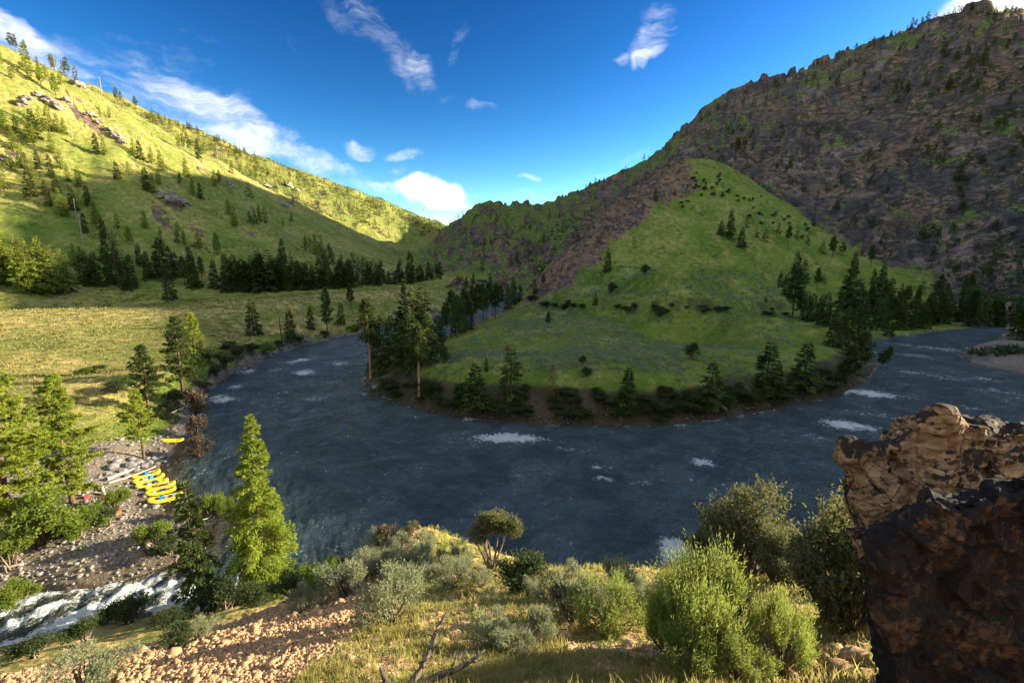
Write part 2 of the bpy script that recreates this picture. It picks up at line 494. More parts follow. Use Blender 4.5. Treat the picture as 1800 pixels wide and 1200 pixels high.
Z += hl * sstep(20, 120, SD) * sstep(330, 480, GR) * (7 * ridged((GX + .6 * GY) / 120, (GY - .6 * GX) / 210, 4, 8) + 1.3 * fbm(GX / 16, GY / 16, 4, 77))
pn = WREG['peninsula']
hill = sstep(340, 420, GY) * pn
Z += hill * far_ok * (5.5 * fbm(GX / 75, GY / 75, 3, 15) + 2.2 * ridged((GX + .5 * GY) / 40, (GY - .5 * GX) / 120, 3, 17) + .5 * fbm(GX / 9, GY / 9, 4, 19))
# benches of the peninsula follow the contours
_zt = Z.copy()
ZBs = blur(ZB, 16)
for lo, hi in ((10.0, 17.5), (17.5, 27.0)):
    t = ((ZBs - lo) / (hi - lo)).clip(0, 1)
    _zt = np.where((ZBs >= lo) & (ZBs < hi), Z - ZBs + lo + (hi - lo) * (.2 * t + .8 * sstep(.60, .93, t + .10 * fbm(GX / 18, GY / 18, 3, 12))), _zt)
_tw = sstep(.4, .8, pn) * sstep(185, 215, GY) * sstep(400, 360, GY) * sstep(15, 40, SD)
Z = Z + (_zt - Z) * _tw
# rocky flank of the grass hill towards the upper river
edge = np.array([on_y(1160, 316, 500)[:2], on_y(1080, 368, 465)[:2], on_y(1010, 452, 415)[:2], on_y(950, 500, 380)[:2], on_y(930, 520, 345)[:2]])
_d = np.full(GX.shape, 1e9)
for i in range(len(edge) - 1):
    (ax, ay), (bx, by) = edge[i], edge[i + 1]
    ex, ey = bx - ax, by - ay
    t = np.clip(((GX - ax) * ex + (GY - ay) * ey) / (ex * ex + ey * ey), 0, 1)
    _d = np.minimum(_d, np.hypot(GX - ax - t * ex, GY - ay - t * ey))
FLANK = sstep(44, 20, _d + 30 * fbm(GX / 38, GY / 38, 4, 55)) * sstep(5, 20, SD)
Z += FLANK * (9 * ridged(GX / 22, GY / 22, 5, 66, .6) - 1)
md = WREG['meadow'] + (pn - hill).clip(0, 1)
Z += md * sstep(1, 12, SD) * (.5 * fbm(GX / 25, GY / 25, 3, 21) + .16 * fbm(GX / 4, GY / 4, 3, 23))
bl = WREG['bluff']
Z += bl * sstep(0, 3, SD) * (np.minimum(GR / 14, 1) * .35 * fbm(GX / 3.2, GY / 3.2, 4, 31) + .09 * fbm(GX / .5, GY / .5, 3, 33))
Z += WREG['gravel_bar'] * sstep(0, 4, SD) * (.25 * fbm(GX / 6, GY / 6, 3, 35) + .08 * fbm(GX / .8, GY / .8, 3, 36))
# river bed, and shores that meet the water cleanly
ragged = SD + np.minimum(1.2, GR / 90) * fbm(GX / 5, GY / 5, 3, 90)
Z = np.where(ragged < 0, np.maximum(-2.5, ragged * 0.35), np.maximum(np.minimum(Z, 0.05 + ragged * 1.6), 0.04 + np.minimum(ragged * .25, .4)))


def grid_at(field, x, y):
    a = np.arctan2(x, y)
    r = np.log(np.maximum(np.hypot(x, y), 1.0))
    fi, fj = np.interp(r, LR, np.arange(NR)), np.interp(a, AZ, np.arange(NA))
    i, j = np.minimum(fi.astype(int), NR - 2), np.minimum(fj.astype(int), NA - 2)
    u, v = fi - i, fj - j
    return (field[i, j] * (1 - v) + field[i, j + 1] * v) * (1 - u) + (field[i + 1, j] * (1 - v) + field[i + 1, j + 1] * v) * u


def ground(x, y):
    return grid_at(Z, np.asarray(x, float), np.asarray(y, float))


_T = np.exp(np.arange(math.log(2.0), math.log(2600), 0.0035))


def hit(px, py):
    """first point of the land (or water) on the sight line through a pixel"""
    d = cam_ray(px, py)
    x, y, z = d[0] * _T, d[1] * _T, CAM_H + d[2] * _T
    g = np.maximum(ground(x, y), 0.0)
    k = np.argmax(z < g)
    if not (z < g).any():
        k = int(np.argmin(z - g + 1e3 * (_T < 150)))
    return np.array([x[k], y[k], g[k]])


def top_height(P, py):
    """height above P at which a vertical line over P reaches image row py"""
    v = (600.0 - py) / FPX
    c, s = math.cos(PITCH), math.sin(PITCH)
    return CAM_H + P[1] * (v * c - s) / (c + v * s) - P[2]

# ------------------------------------------------------------------ land: masks, material, sheets
_dzr = np.gradient(Z, axis=0) / np.gradient(GR, axis=0)
_dza = np.gradient(Z, axis=1) / (GR * np.gradient(GA, axis=1))
SLOPE = np.hypot(_dzr, _dza)
del _dzr, _dza
n_big = fbm(GX / 90, GY / 90, 4, 101)
n_mid = fbm(GX / 22, GY / 22, 4, 103)
n_sm = fbm(GX / 5, GY / 5, 4, 107)
crag = ridged(GX / 60, GY / 60, 5, 41, .6)
rock = rk * np.maximum(sstep(.78, 1.15, blur(SLOPE, 1) + .22 * n_sm + .15 * n_mid), .75 * sstep(.05, .5, crag * .5 + n_mid * .6 + .5 * n_big - .1))
rock = np.maximum(rock, FLANK * sstep(-.5, .25, n_mid + .5 * crag + .25))
outcrop = hl * sstep(.30, .42, n_mid * .7 + .45 * n_big + .12 * crag) * sstep(320, 420, GR)
rock = np.maximum(rock, .85 * outcrop)
# dark rocky riser between the terrace and the first bench
_tt = (ZBs - 10.0) / 7.5
riser = sstep(.58, .72, _tt + .06 * n_sm) * sstep(1.06, .92, _tt + .06 * n_sm) * sstep(150, 190, GR) * sstep(340, 310, GY) * (pn > .5) * .55 * sstep(-.2, .4, n_mid * .8 + n_sm * .5 + .1)
dry = (hl - 1.3 * WREG['far_hill']).clip(0, 1) * (.46 + .75 * n_big + .5 * n_mid) + WREG['far_hill'] * .1
dry = np.maximum(dry, WREG['meadow'] * sstep(-.2, .6, .22 + .6 * n_big + .4 * n_mid + .5 * sstep(9, 12.5, ZB)) * sstep(2, 14, SD))
dry = np.maximum(dry, pn * (.10 + .6 * n_mid + .35 * hill * (n_big + .4)))
bankd = pn * sstep(13, 7, SD + 4 * n_sm + 3 * n_mid) * sstep(8.5, 5.2, Z) * (GY < 190) * .85
bare = np.maximum(bankd, riser)
bare = np.maximum(bare, WREG['meadow'] * sstep(4.5, 1.5, SD + 2 * n_sm) * .8)
bare = np.maximum(bare, WREG['rear_ridge'] * sstep(.1, .5, n_mid + .4 * ridged((GX + GY) / 45, (GX - GY) / 300, 3, 71)) * sstep(1000, 700, GY) * .9)
bare = np.maximum(bare, sstep(6, 2, SD) * WREG['mountain'])
bare = np.maximum(bare, WREG['mountain'] * sstep(.25, .6, n_mid * .5 + ridged((GX * .6 + GY * .8) / 55, (GX * .8 - GY * .6) / 420, 3, 73)) * .8)
SHW = sstep(3.2, .8, SD + 1.2 * n_sm) * (1 - WREG['bluff']) * (1 - .8 * pn)
grav = np.maximum(WREG['gravel_bar'] * sstep(-.5, .2, n_sm + .25), SHW * .9)
grav = np.maximum(grav, WREG['mountain'] * (Z < 4) * sstep(60, 20, SD) * (GX > 120) * (GY < 260))
# bluff: loose tan stone on the left flank, grassy crest to the right
_sx = -4.1 - 0.055 * (GY - 7) + .55 * n_sm + .4 * n_mid
scree = WREG['bluff'] * sstep(.5, -.5, GX - _sx) * sstep(27, 22, GY + 3 * n_sm)
bluff_bare = WREG['bluff'] * sstep(-.15, .35, fbm(GX / 1.3, GY / 1.3, 4, 201) + .5 * fbm(GX / .35, GY / .35, 3, 203) + .25 * sstep(11, 6, GR) + .1 - .25 * sstep(9, 14, GR))
tan = np.maximum(scree, bluff_bare * .8)
dry = np.maximum(dry, WREG['bluff'] * sstep(-.4, .4, n_sm + .3))
MASK = np.stack([rock, dry, bare, grav], -1).clip(0, 1)
MASK2 = np.stack([tan, np.maximum(sstep(.7, -.3, SD + .3 * n_sm), .8 * WREG['gravel_bar'] * sstep(4.2, .6, SD + 1.2 * n_sm)), WREG['mountain'] + WREG['rear_ridge'] * .8, WREG['far_hill']], -1).clip(0, 1)

land_mat = bpy.data.materials.new("land")
land_mat.use_nodes = True
T = NT(land_mat.node_tree)
T.n.clear()
P_ = T.node('ShaderNodeNewGeometry').outputs['Position']
m1 = T.node('ShaderNodeVertexColor', layer_name='mask')
m2 = T.node('ShaderNodeVertexColor', layer_name='mask_b')
s1 = T.node('ShaderNodeSeparateColor', ins={0: m1.outputs[0]})
s2 = T.node('ShaderNodeSeparateColor', ins={0: m2.outputs[0]})
kR, kD, kB, kG = s1.outputs[0], s1.outputs[1], s1.outputs[2], m1.outputs[1]
kT, kW, kM, kF = s2.outputs[0], s2.outputs[1], s2.outputs[2], m2.outputs[1]
nA = T.noise(P_, .035, 6, .6)
nB = T.noise(P_, .22, 6, .65)
nC = T.noise(P_, 1.7, 5, .65)
nD = T.noise(P_, 11.0, 4, .65)
nE = T.noise(P_, 60.0, 3, .6)
fine = T.math('ADD', T.math('MULTIPLY', nB, .45), T.math('ADD', T.math('MULTIPLY', nC, .35), T.math('MULTIPLY', nD, .2)))
green = T.mix(T.maprange(nA, .35, .65), (.046, .086, .010), (.094, .134, .015))
green = T.mix(T.math('MULTIPLY', kM, .94), green, T.mix(fine, (.028, .032, .019), (.060, .060, .038)))
green = T.mix(T.math('MULTIPLY', kF, .75), green, T.mix(T.maprange(nA, .40, .60), (.030, .052, .014), (.110, .125, .026)))
green = T.mix(T.maprange(nB, .4, .68), green, (.038, .076, .010))
green = T.mix(T.maprange(fine, .46, .62), green, (.160, .185, .032))
dryc = T.mix(T.maprange(fine, .36, .62), (.175, .135, .042), (.400, .300, .110))
c = T.mix(T.math('MULTIPLY', kD, T.maprange(fine, .34, .58)), green, dryc)
# small dark bushes far too many to count read as speckle on far slopes
vor = T.node('ShaderNodeTexVoronoi', ins={'Vector': P_, 'Scale': .16})
bush = T.math('MULTIPLY', T.math('LESS_THAN', vor.outputs['Distance'], T.math('MULTIPLY', T.maprange(nA, .45, .62), .22)), T.math('MAXIMUM', kF, T.math('MULTIPLY', kM, .8)))
soil = T.mix(T.maprange(fine, .38, .62), (.026, .024, .014), (.070, .056, .034))
soil = T.mix(kM, soil, T.mix(T.maprange(nB, .4, .6), (.085, .060, .056), (.17, .120, .105)))
c = T.mix(T.maprange(T.math('ADD', kB, T.math('MULTIPLY', T.math('SUBTRACT', nC, .5), .9)), .32, .68), c, soil)
mp1 = T.node('ShaderNodeMapping', ins={'Vector': P_, 'Rotation': (.9, .35, .3), 'Scale': (.07, .07, .15)})
strata = T.noise(mp1.outputs[0], 1.0, 8, .68, 1.2)
rockc = T.mix(T.maprange(strata, .36, .62), (.032, .030, .034), (.085, .070, .068))
rockc = T.mix(T.math('MULTIPLY', T.maprange(nA, .46, .62), T.maprange(strata, .46, .62)), rockc, (.27, .155, .085))
nG = T.noise(P_, .013, 6, .62)
rockc = T.mix(T.math('MULTIPLY', T.maprange(nG, .48, .62), .5), rockc, T.mix(T.maprange(strata, .4, .6), (.055, .038, .032), (.24, .150, .095)))
rockc = T.mix(T.maprange(T.math('ADD', T.math('MULTIPLY', nB, .5), T.math('MULTIPLY', nA, .5)), .52, .60), rockc, (.046, .052, .026))
rockc = T.mix(T.math('MULTIPLY', T.math('SUBTRACT', 1.0, kM), T.math('MULTIPLY', T.maprange(nB, .44, .60), .75)), rockc, (.25, .145, .080))
c = T.mix(T.maprange(T.math('ADD', kR, T.math('MULTIPLY', T.math('SUBTRACT', nB, .5), 1.1)), .34, .62), c, rockc)
c = T.mix(bush, c, (.022, .035, .012))
peb = T.node('ShaderNodeTexVoronoi', ins={'Vector': P_, 'Scale': 2.6})
pebc = T.mix(T.maprange(nD, .3, .7), (.13, .118, .10), (.30, .28, .255))
pebc = T.mix(T.maprange(peb.outputs['Distance'], .25, .5), T.mix(.5, pebc, peb.outputs['Color']), (.10, .082, .062))
hsvp = T.node('ShaderNodeHueSaturation', ins={'Saturation': .28, 'Value': .8, 'Color': pebc})
c = T.mix(T.maprange(T.math('ADD', kG, T.math('MULTIPLY', T.math('SUBTRACT', nC, .5), .7)), .3, .7), c, T.mix(T.maprange(nC, .38, .52), hsvp.outputs[0], (.150, .118, .085)))
tanc = T.mix(T.maprange(nD, .35, .65), (.26, .155, .078), (.46, .30, .165))
tanc = T.mix(T.maprange(nE, .55, .75), tanc, (.12, .075, .04))
c = T.mix(T.maprange(T.math('ADD', kT, T.math('MULTIPLY', T.math('SUBTRACT', nD, .5), .8)), .35, .65), c, tanc)
c = T.mix(T.math('MULTIPLY', kW, .75), c, T.mix(nC, (.030, .022, .013), (.07, .05, .03)))
bsdf = T.node('ShaderNodeBsdfPrincipled', ins={'Base Color': c, 'Roughness': .95, 'Specular IOR Level': .12})
hgt = T.math('ADD', T.math('MULTIPLY', nC, .35), T.math('ADD', T.math('MULTIPLY', nD, .06), T.math('ADD', T.math('MULTIPLY', nB, T.math('MULTIPLY_ADD', kR, 3.0, .8)), T.math('MULTIPLY', strata, T.math('MULTIPLY', kR, 3.5)))))
hgt = T.math('ADD', hgt, T.math('MULTIPLY', bush, 1.5))
bump = T.node('ShaderNodeBump', ins={'Strength': .9, 'Distance': 1.0, 'Height': hgt})
T.l.new(bump.outputs[0], bsdf.inputs['Normal'])
T.l.new(bsdf.outputs[0], T.node('ShaderNodeOutputMaterial').inputs[0])

_idx = np.arange(NR * NA).reshape(NR, NA)
_q = np.stack([_idx[:-1, :-1], _idx[:-1, 1:], _idx[1:, 1:], _idx[1:, :-1]], -1).reshape(-1, 4)
_q = _q[:, ::-1]
_reg_q = RGN[:-1, :-1].ravel()
VALL = np.stack([GX, GY, Z], -1).reshape(-1, 3)
for i, r in enumerate(REG):
    F = _q[_reg_q == i]
    if r == 'bluff':        # close the small hole under the camera
        cap = np.concatenate([VALL, [[0, 0, float(Z[0].mean())]]])
        fan = np.stack([_idx[0, :-1], np.full(NA - 1, len(VALL)), np.full(NA - 1, len(VALL)), _idx[0, 1:]], -1)
    u, inv = np.unique(F, return_inverse=True)
    me = mesh_np(r, VALL[u], inv.reshape(-1, 4), land_mat, True,
                 {'mask': ('FLOAT_COLOR', 'POINT', MASK.reshape(-1, 4)[u]), 'mask_b': ('FLOAT_COLOR', 'POINT', MASK2.reshape(-1, 4)[u])})
    tag(link(r + '_terrain' if r not in ('meadow', 'gravel_bar') else r, me), kind='structure')
del _q, _reg_q, MASK, MASK2

# ------------------------------------------------------------------ river
FOAM = [  # px, py, half width, half height, strength
    (880, 769, 42, 7, 1.3), (925, 772, 45, 6, .7), (392, 703, 22, 6, 1.2), (383, 697, 14, 3, .8), (1485, 748, 32, 9, 1.2), (1530, 752, 30, 6, .5), (1232, 812, 20, 8, .9), (1250, 820, 30, 6, .5),
    (1183, 962, 22, 16, 1.6), (1170, 985, 16, 10, .8), (1060, 843, 22, 5, .9), (1048, 822, 12, 6, .6), (1530, 692, 40, 7, 1.0), (1500, 688, 30, 4, .7), (1740, 668, 30, 5, .6), (1600, 655, 30, 4, .5),
    (1660, 665, 26, 5, .5), (1770, 690, 30, 6, .5), (1690, 715, 30, 5, .5), (1440, 770, 22, 4, .5), (535, 655, 18, 5, 1.0), (438, 652, 14, 4, .8), (530, 634, 25, 4, .8), (600, 640, 20, 4, .6), (560, 700, 20, 5, .4),
    (415, 680, 14, 4, .7), (500, 690, 20, 4, .5), (480, 650, 16, 3, .6), (1000, 790, 30, 4, .4), (1130, 850, 30, 6, .4), (820, 738, 12, 3, .5), (375, 778, 12, 4, .6), (400, 805, 12, 4, .6),
    (1640, 612, 50, 4, .6), (1600, 625, 40, 4, .5), (1540, 730, 40, 4, .4), (640, 985, 30, 8, .8), (600, 990, 20, 6, .8), (560, 1000, 24, 8, .8), (590, 965, 14, 6, .5), (700, 880, 20, 4, .3), (850, 910, 30, 4, .3),
    (40, 1062, 45, 10, 1.0), (110, 1065, 50, 12, .8), (160, 1075, 40, 10, 1.1), (240, 1030, 45, 10, .9), (290, 1035, 40, 8, .9), (330, 1040, 40, 9, .9), (390, 1035, 40, 10, .9), (60, 1115, 60, 12, .7), (20, 1100, 40, 10, .8), (200, 1060, 60, 14, .6),
    (300, 1065, 35, 10, .9), (420, 1020, 25, 8, .7), (130, 1095, 45, 8, .6), (-40, 1080, 50, 20, .7)]
foam = np.zeros_like(GX)
for (px, py, a, b, s) in FOAM:
    c0 = on_z(px, py, 0)
    da = np.abs(on_z(px + a, py, 0) - c0)[0]
    db = abs(on_z(px, py - b, 0)[1] - on_z(px, py + b, 0)[1]) / 2
    dx, dy = GX - c0[0], GY - c0[1]
    ux, uy = c0[0] / math.hypot(c0[0], c0[1]), c0[1] / math.hypot(c0[0], c0[1])
    foam += s * np.exp(-(((dx * uy - dy * ux) / da) ** 2 + ((dx * ux + dy * uy) / db) ** 2))
rough_c0 = sstep(-14, -24, GX) * sstep(54, 44, GY) * (GY < 60)
foam += .33 * rough_c0 * sstep(-.25, .45, fbm((GX * .8 + GY * .6) / 5, (GY * .8 - GX * .6) / 2.2, 4, 410) * .6 + .6 * fbm((GX * .8 + GY * .6) / 1.6, (GY * .8 - GX * .6) / .8, 3, 411))
foam += .55 * sstep(-2.2, -.2, SD) * (fbm(GX / 6, GY / 6, 3, 400) > .05) * (GR < 400)
rough_ch = sstep(-14, -24, GX) * sstep(52, 44, GY) * (GY < 60)          # the riffle on the near side channel
wn = fbm((GX * .9 + GY * .35) / 1.6, (GY * .9 - GX * .35) / 3.2, 4, 300)
wn2 = ridged(GX / 7, GY / 7, 3, 301)
amp = .27 + .17 * np.minimum(foam, 1.2) + .16 * rough_ch
ZW = amp * (1.3 * wn + .8 * wn2) * sstep(.5, -2.5, SD)
wet = (SD < 3.0)
fw = wet[:-1, :-1] & wet[1:, 1:] & (GR[:-1, :-1] > 25)
F = np.stack([_idx[:-1, :-1], _idx[1:, :-1], _idx[1:, 1:], _idx[:-1, 1:]], -1)[fw]
u, inv = np.unique(F, return_inverse=True)
shallow = np.maximum(sstep(-3, -.3, SD) * .7 * (GX < 0), (WREG['gravel_bar'] + .0) * sstep(-9, -1, SD)) * (GR < 200)
tint = np.stack([foam, shallow, rough_ch, np.ones_like(foam)], -1).reshape(-1, 4)[u].clip(0, 2)
WV = np.stack([GX, GY, ZW], -1).reshape(-1, 3)[u]
river_mat = bpy.data.materials.new("river_water")
river_mat.use_nodes = True
R = NT(river_mat.node_tree)
R.n.clear()
Pw = R.node('ShaderNodeNewGeometry').outputs['Position']
mw = R.node('ShaderNodeVertexColor', layer_name='tint')
sw = R.node('ShaderNodeSeparateColor', ins={0: mw.outputs[0]})
kfoam, kshal, kriff = sw.outputs[0], sw.outputs[1], sw.outputs[2]
w1 = R.noise(Pw, .55, 5, .62, .6)
w2 = R.noise(Pw, 1.9, 6, .66, .8)
w3 = R.noise(Pw, 7.0, 4, .6, .4)
fl = R.noise(Pw, .9, 9, .7, 1.6)
fl2 = R.noise(Pw, .11, 4, .6, .8)
base = R.mix(R.maprange(fl2, .35, .65), (.024, .046, .053), (.050, .082, .090))
base = R.mix(kriff, base, R.mix(w1, (.018, .026, .018), (.05, .06, .042)))
base = R.mix(kshal, base, R.mix(w2, (.022, .018, .010), (.055, .042, .022)))
thr = R.math('SUBTRACT', .604, R.math('ADD', R.math('MULTIPLY', kfoam, .22), R.math('MULTIPLY', R.math('SUBTRACT', fl2, .5), .22)))
fo = R.maprange(R.math('SUBTRACT', R.math('ADD', R.math('MULTIPLY', fl, .72), R.math('MULTIPLY', w2, .28)), thr), -.02, .09)
col = R.mix(R.math('MULTIPLY', fo, .9), base, (.52, .56, .56))
rg = R.maprange(fo, 0, 1, .10, .75)
wb = R.node('ShaderNodeBsdfPrincipled', ins={'Base Color': col, 'Roughness': rg, 'IOR': 1.33, 'Specular IOR Level': .5})
wh = R.math('ADD', R.math('MULTIPLY', w1, 2.1), R.math('ADD', R.math('MULTIPLY', w2, .85), R.math('MULTIPLY', w3, .12)))
wh = R.math('ADD', wh, R.math('MULTIPLY', fo, .12))
wbump = R.node('ShaderNodeBump', ins={'Strength': .85, 'Distance': 1.0, 'Height': wh})
R.l.new(wbump.outputs[0], wb.inputs['Normal'])
R.l.new(wb.outputs[0], R.node('ShaderNodeOutputMaterial').inputs[0])
tag(link('river', mesh_np('river', WV, inv.reshape(-1, 4), river_mat, True, {'tint': ('FLOAT_COLOR', 'POINT', tint)})), kind='structure')
del F, WV, tint, fw

# ------------------------------------------------------------------ foliage and wood materials
def foliage_mat(name, a, b, trans=.35, shift=.5):
    m = bpy.data.materials.new(name)
    m.use_nodes = True
    N = NT(m.node_tree)
    N.n.clear()
    at = N.node('ShaderNodeAttribute', attribute_name='var')
    oi = N.node('ShaderNodeObjectInfo')
    f = N.math('ADD', N.math('MULTIPLY', at.outputs['Fac'], 1 - .35 * shift), N.math('MULTIPLY', oi.outputs['Random'], .35 * shift))
    col = N.mix(f, a, b)
    d = N.node('ShaderNodeBsdfPrincipled', ins={'Base Color': col, 'Roughness': .7, 'Specular IOR Level': .2})
    t = N.node('ShaderNodeBsdfTranslucent', ins={'Color': N.mix(.5, col, tuple(min(1, 1.7 * x) for x in b))})
    mx = N.node('ShaderNodeMixShader', ins={0: trans})
    N.l.new(d.outputs[0], mx.inputs[1])
    N.l.new(t.outputs[0], mx.inputs[2])
    N.l.new(mx.outputs[0], N.node('ShaderNodeOutputMaterial').inputs[0])
    return m


def wood_mat(name, a, b, scale=9.0):
    m = bpy.data.materials.new(name)
    m.use_nodes = True
    N = NT(m.node_tree)
    N.n.clear()
    P = N.node('ShaderNodeTexCoord').outputs['Object']
    mp = N.node('ShaderNodeMapping', ins={'Vector': P, 'Scale': (1, 1, .18)})
    n = N.noise(mp.outputs[0], scale, 6, .65)
    d = N.node('ShaderNodeBsdfPrincipled', ins={'Base Color': N.mix(N.maprange(n, .35, .65), a, b), 'Roughness': .9, 'Specular IOR Level': .1})
    bp = N.node('ShaderNodeBump', ins={'Strength': .8, 'Distance': .04, 'Height': n})
    N.l.new(bp.outputs[0], d.inputs['Normal'])
    N.l.new(d.outputs[0], N.node('ShaderNodeOutputMaterial').inputs[0])
    return m


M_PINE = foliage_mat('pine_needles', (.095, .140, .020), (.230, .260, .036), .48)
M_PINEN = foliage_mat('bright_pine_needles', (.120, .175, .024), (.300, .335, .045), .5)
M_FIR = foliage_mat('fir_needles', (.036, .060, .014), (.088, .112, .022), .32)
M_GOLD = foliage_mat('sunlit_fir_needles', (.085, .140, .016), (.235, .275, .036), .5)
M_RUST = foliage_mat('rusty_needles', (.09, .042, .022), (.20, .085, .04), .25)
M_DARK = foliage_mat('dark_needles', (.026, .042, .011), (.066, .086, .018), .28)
M_BARK = wood_mat('bark', (.055, .036, .024), (.13, .085, .055))
M_BARKO = wood_mat('orange_bark', (.20, .095, .045), (.42, .23, .11), 5)
M_GREYW = wood_mat('weathered_wood', (.12, .10, .085), (.34, .29, .24), 12)
M_DEADW = wood_mat('dark_weathered_wood', (.05, .04, .034), (.20, .165, .135), 12)
M_CHAR = wood_mat('charred_wood', (.020, .017, .015), (.09, .07, .06), 7)


def tubes(paths, sides=6):
    """paths: list of (points (n,3), radii (n,)) -> V, F"""
    Vs, Fs, off = [], [], 0
    for pts, rad in paths:
        pts, rad = np.asarray(pts, float), np.asarray(rad, float)
        n = len(pts)
        tg = np.gradient(pts, axis=0)
        tg /= np.linalg.norm(tg, axis=1, keepdims=True) + 1e-9
        ref = np.where(np.abs(tg[:, 2:3]) > .9, np.array([[1.0, 0, 0]]), np.array([[0, 0, 1.0]]))
        a = np.cross(tg, ref)
        a /= np.linalg.norm(a, axis=1, keepdims=True) + 1e-9
        b = np.cross(tg, a)
        th = np.arange(sides) * 2 * math.pi / sides
        ring = pts[:, None] + rad[:, None, None] * (a[:, None] * np.cos(th)[None, :, None] + b[:, None] * np.sin(th)[None, :, None])
        Vs.append(ring.reshape(-1, 3))
        i = np.arange(n - 1)[:, None] * sides
        k = np.arange(sides)[None]
        k2 = (k + 1) % sides
        Fs.append(np.stack([i + k, i + k2, i + sides + k2, i + sides + k], -1).reshape(-1, 4) + off)
        tip = off + (n - 1) * sides
        if sides == 4:
            Fs.append(np.array([[tip, tip + 1, tip + 2, tip + 3]]))
        elif sides == 6:
            Fs.append(np.array([[tip, tip + 1, tip + 2, tip + 3], [tip, tip + 3, tip + 4, tip + 5]]))
        off += n * sides
    return np.concatenate(Vs), np.concatenate(Fs)


def unit(v):
    return v / (np.linalg.norm(v, axis=-1, keepdims=True) + 1e-9)


def leaf_quads(c, ax, side, L, Wd):
    """rhombic leaves: centre base c, axis ax, side vector, length, width"""
    L, Wd = L[:, None], Wd[:, None]
    V = np.stack([c, c + ax * L * .45 + side * Wd * .5, c + ax * L, c + ax * L * .45 - side * Wd * .5], 1)
    return V.reshape(-1, 3), np.arange(len(c) * 4).reshape(-1, 4)


def conifer(seed, H=20.0, cb=.1, R=3.5, nb=120, nsp=40, spray=.5, style='fir', trunk_r=None, sparse=0.0, limbs=True):
    g = np.random.default_rng(seed)
    u = (np.arange(nb) + g.random(nb)) / nb
    z = H * (cb + (.985 - cb) * u ** .92)
    az = np.arange(nb) * 2.399 + g.normal(0, .5, nb)
    tr = trunk_r or H * .016
    lean = g.normal(0, .012, 2) * H
    def axis(zz):
        t = zz / H
        return np.stack([lean[0] * t * t + .05 * np.sin(t * 5 + seed), lean[1] * t * t + .05 * np.cos(t * 4 + seed), zz], -1)
    if style == 'fir':
        L = R * ((1 - u) ** .82 * g.uniform(.72, 1.12, nb) + .05)
        L *= 1 + .18 * np.sin(az * 1.0 + seed) * g.random(nb)
        el = -.42 + .95 * u + g.normal(0, .12, nb)
    else:
        L = R * ((1 - u) ** .62 * np.minimum(1, .55 + 1.6 * u) * g.uniform(.5, 1.15, nb) + .07)
        el = -.12 + .75 * u + g.normal(0, .18, nb)
    # uneven outline: whole sectors are thin or missing
    gap = np.sin(az * 2 + z * .9 * 20 / H + seed * 1.7) + np.sin(az + z * .55 * 20 / H - seed)
    L *= 1 - (.30 if style == 'fir' else .42) * sstep(.5, 1.6, gap)
    keep = g.random(nb) > sparse
    z, az, L, el, u = z[keep], az[keep], L[keep], el[keep], u[keep]
    d = np.stack([np.cos(az) * np.cos(el), np.sin(az) * np.cos(el), np.sin(el)], -1)
    base = axis(z)
    n = np.maximum(3, (nsp * (L / R) ** 1.15)).astype(int)
    bi = np.repeat(np.arange(len(z)), n)
    N = len(bi)
    up = np.array([0, 0, 1.0])
    lat = unit(np.cross(d, up))[bi]
    Lb, db = L[bi], d[bi]
    if style == 'fir':
        t = .18 + .82 * g.random(N) ** .75
        s = g.uniform(-1, 1, N)
        pos = base[bi] + db * (Lb * t)[:, None] + lat * (s * .42 * Lb * (1.08 - t))[:, None]
        pos[:, 2] += -.16 * Lb * t * t + .05 * Lb * g.normal(0, 1, N) + .10 * Lb * np.maximum(0, t - .7)
        ax = unit(db * 1.0 + lat * np.sign(s)[:, None] * g.uniform(.2, .9, N)[:, None] + up * g.uniform(-.55, .15, N)[:, None] + g.normal(0, .22, (N, 3)))
        ln = spray * g.uniform(.6, 1.35, N)
        wd = ln * g.uniform(.26, .46, N)
    else:
        nt = np.maximum(2, (L / R * 7)).astype(int)          # tufts along each branch
        ti = (g.random(N) * nt[bi]).astype(int) / nt[bi]
        rs = np.random.default_rng(seed + 99)
        offs = rs.uniform(-1, 1, (len(z), 9))
        tt = .34 + .66 * ti ** .8
        s = offs[bi, (ti * 8).astype(int)]
        ctr = base[bi] + db * (Lb * tt)[:, None] + lat * (s * .40 * Lb * (1.1 - tt))[:, None]
        ctr[:, 2] += .10 * Lb * tt * tt + .12 * Lb * s * (1 - tt)
        rad = unit(g.normal(0, 1, (N, 3)) + db * .5 + up * .35)
        pos = ctr + rad * (spray * .45 * g.random(N) ** .6)[:, None]
        ax = unit(rad + db * .4 + up * .2)
        ln = spray * g.uniform(.6, 1.25, N)
        wd = ln * g.uniform(.28, .46, N)
    side = unit(np.cross(ax, unit(up * 1.0 + g.normal(0, .75, (N, 3)))))
    V, F = leaf_quads(pos, ax, side, ln, wd)
    var = (.5 + .5 * np.sin(seed + bi * 12.9898) * .6 + g.normal(0, .16, N)).clip(0, 1)
    zt = np.linspace(0, H * .97, 10)
    paths = [(axis(zt), tr * (1 - zt / H) ** .8 + .02)]
    if limbs:
        for k in range(0, len(z), 2 if nb > 60 else 3):
            q = np.array([0, .5, .9])[:, None]
            pts = base[k] + d[k] * L[k] * q
            pts[:, 2] += (-.16 if style == 'fir' else .08) * L[k] * q[:, 0] ** 2
            paths.append((pts, np.array([.028, .018, .008]) * (L[k] / R * .6 + .5) * (H / 20) * 1.6))
    TV, TF = tubes(paths, 6 if nb > 60 else 4)
    return (TV, TF), (V, F, var)


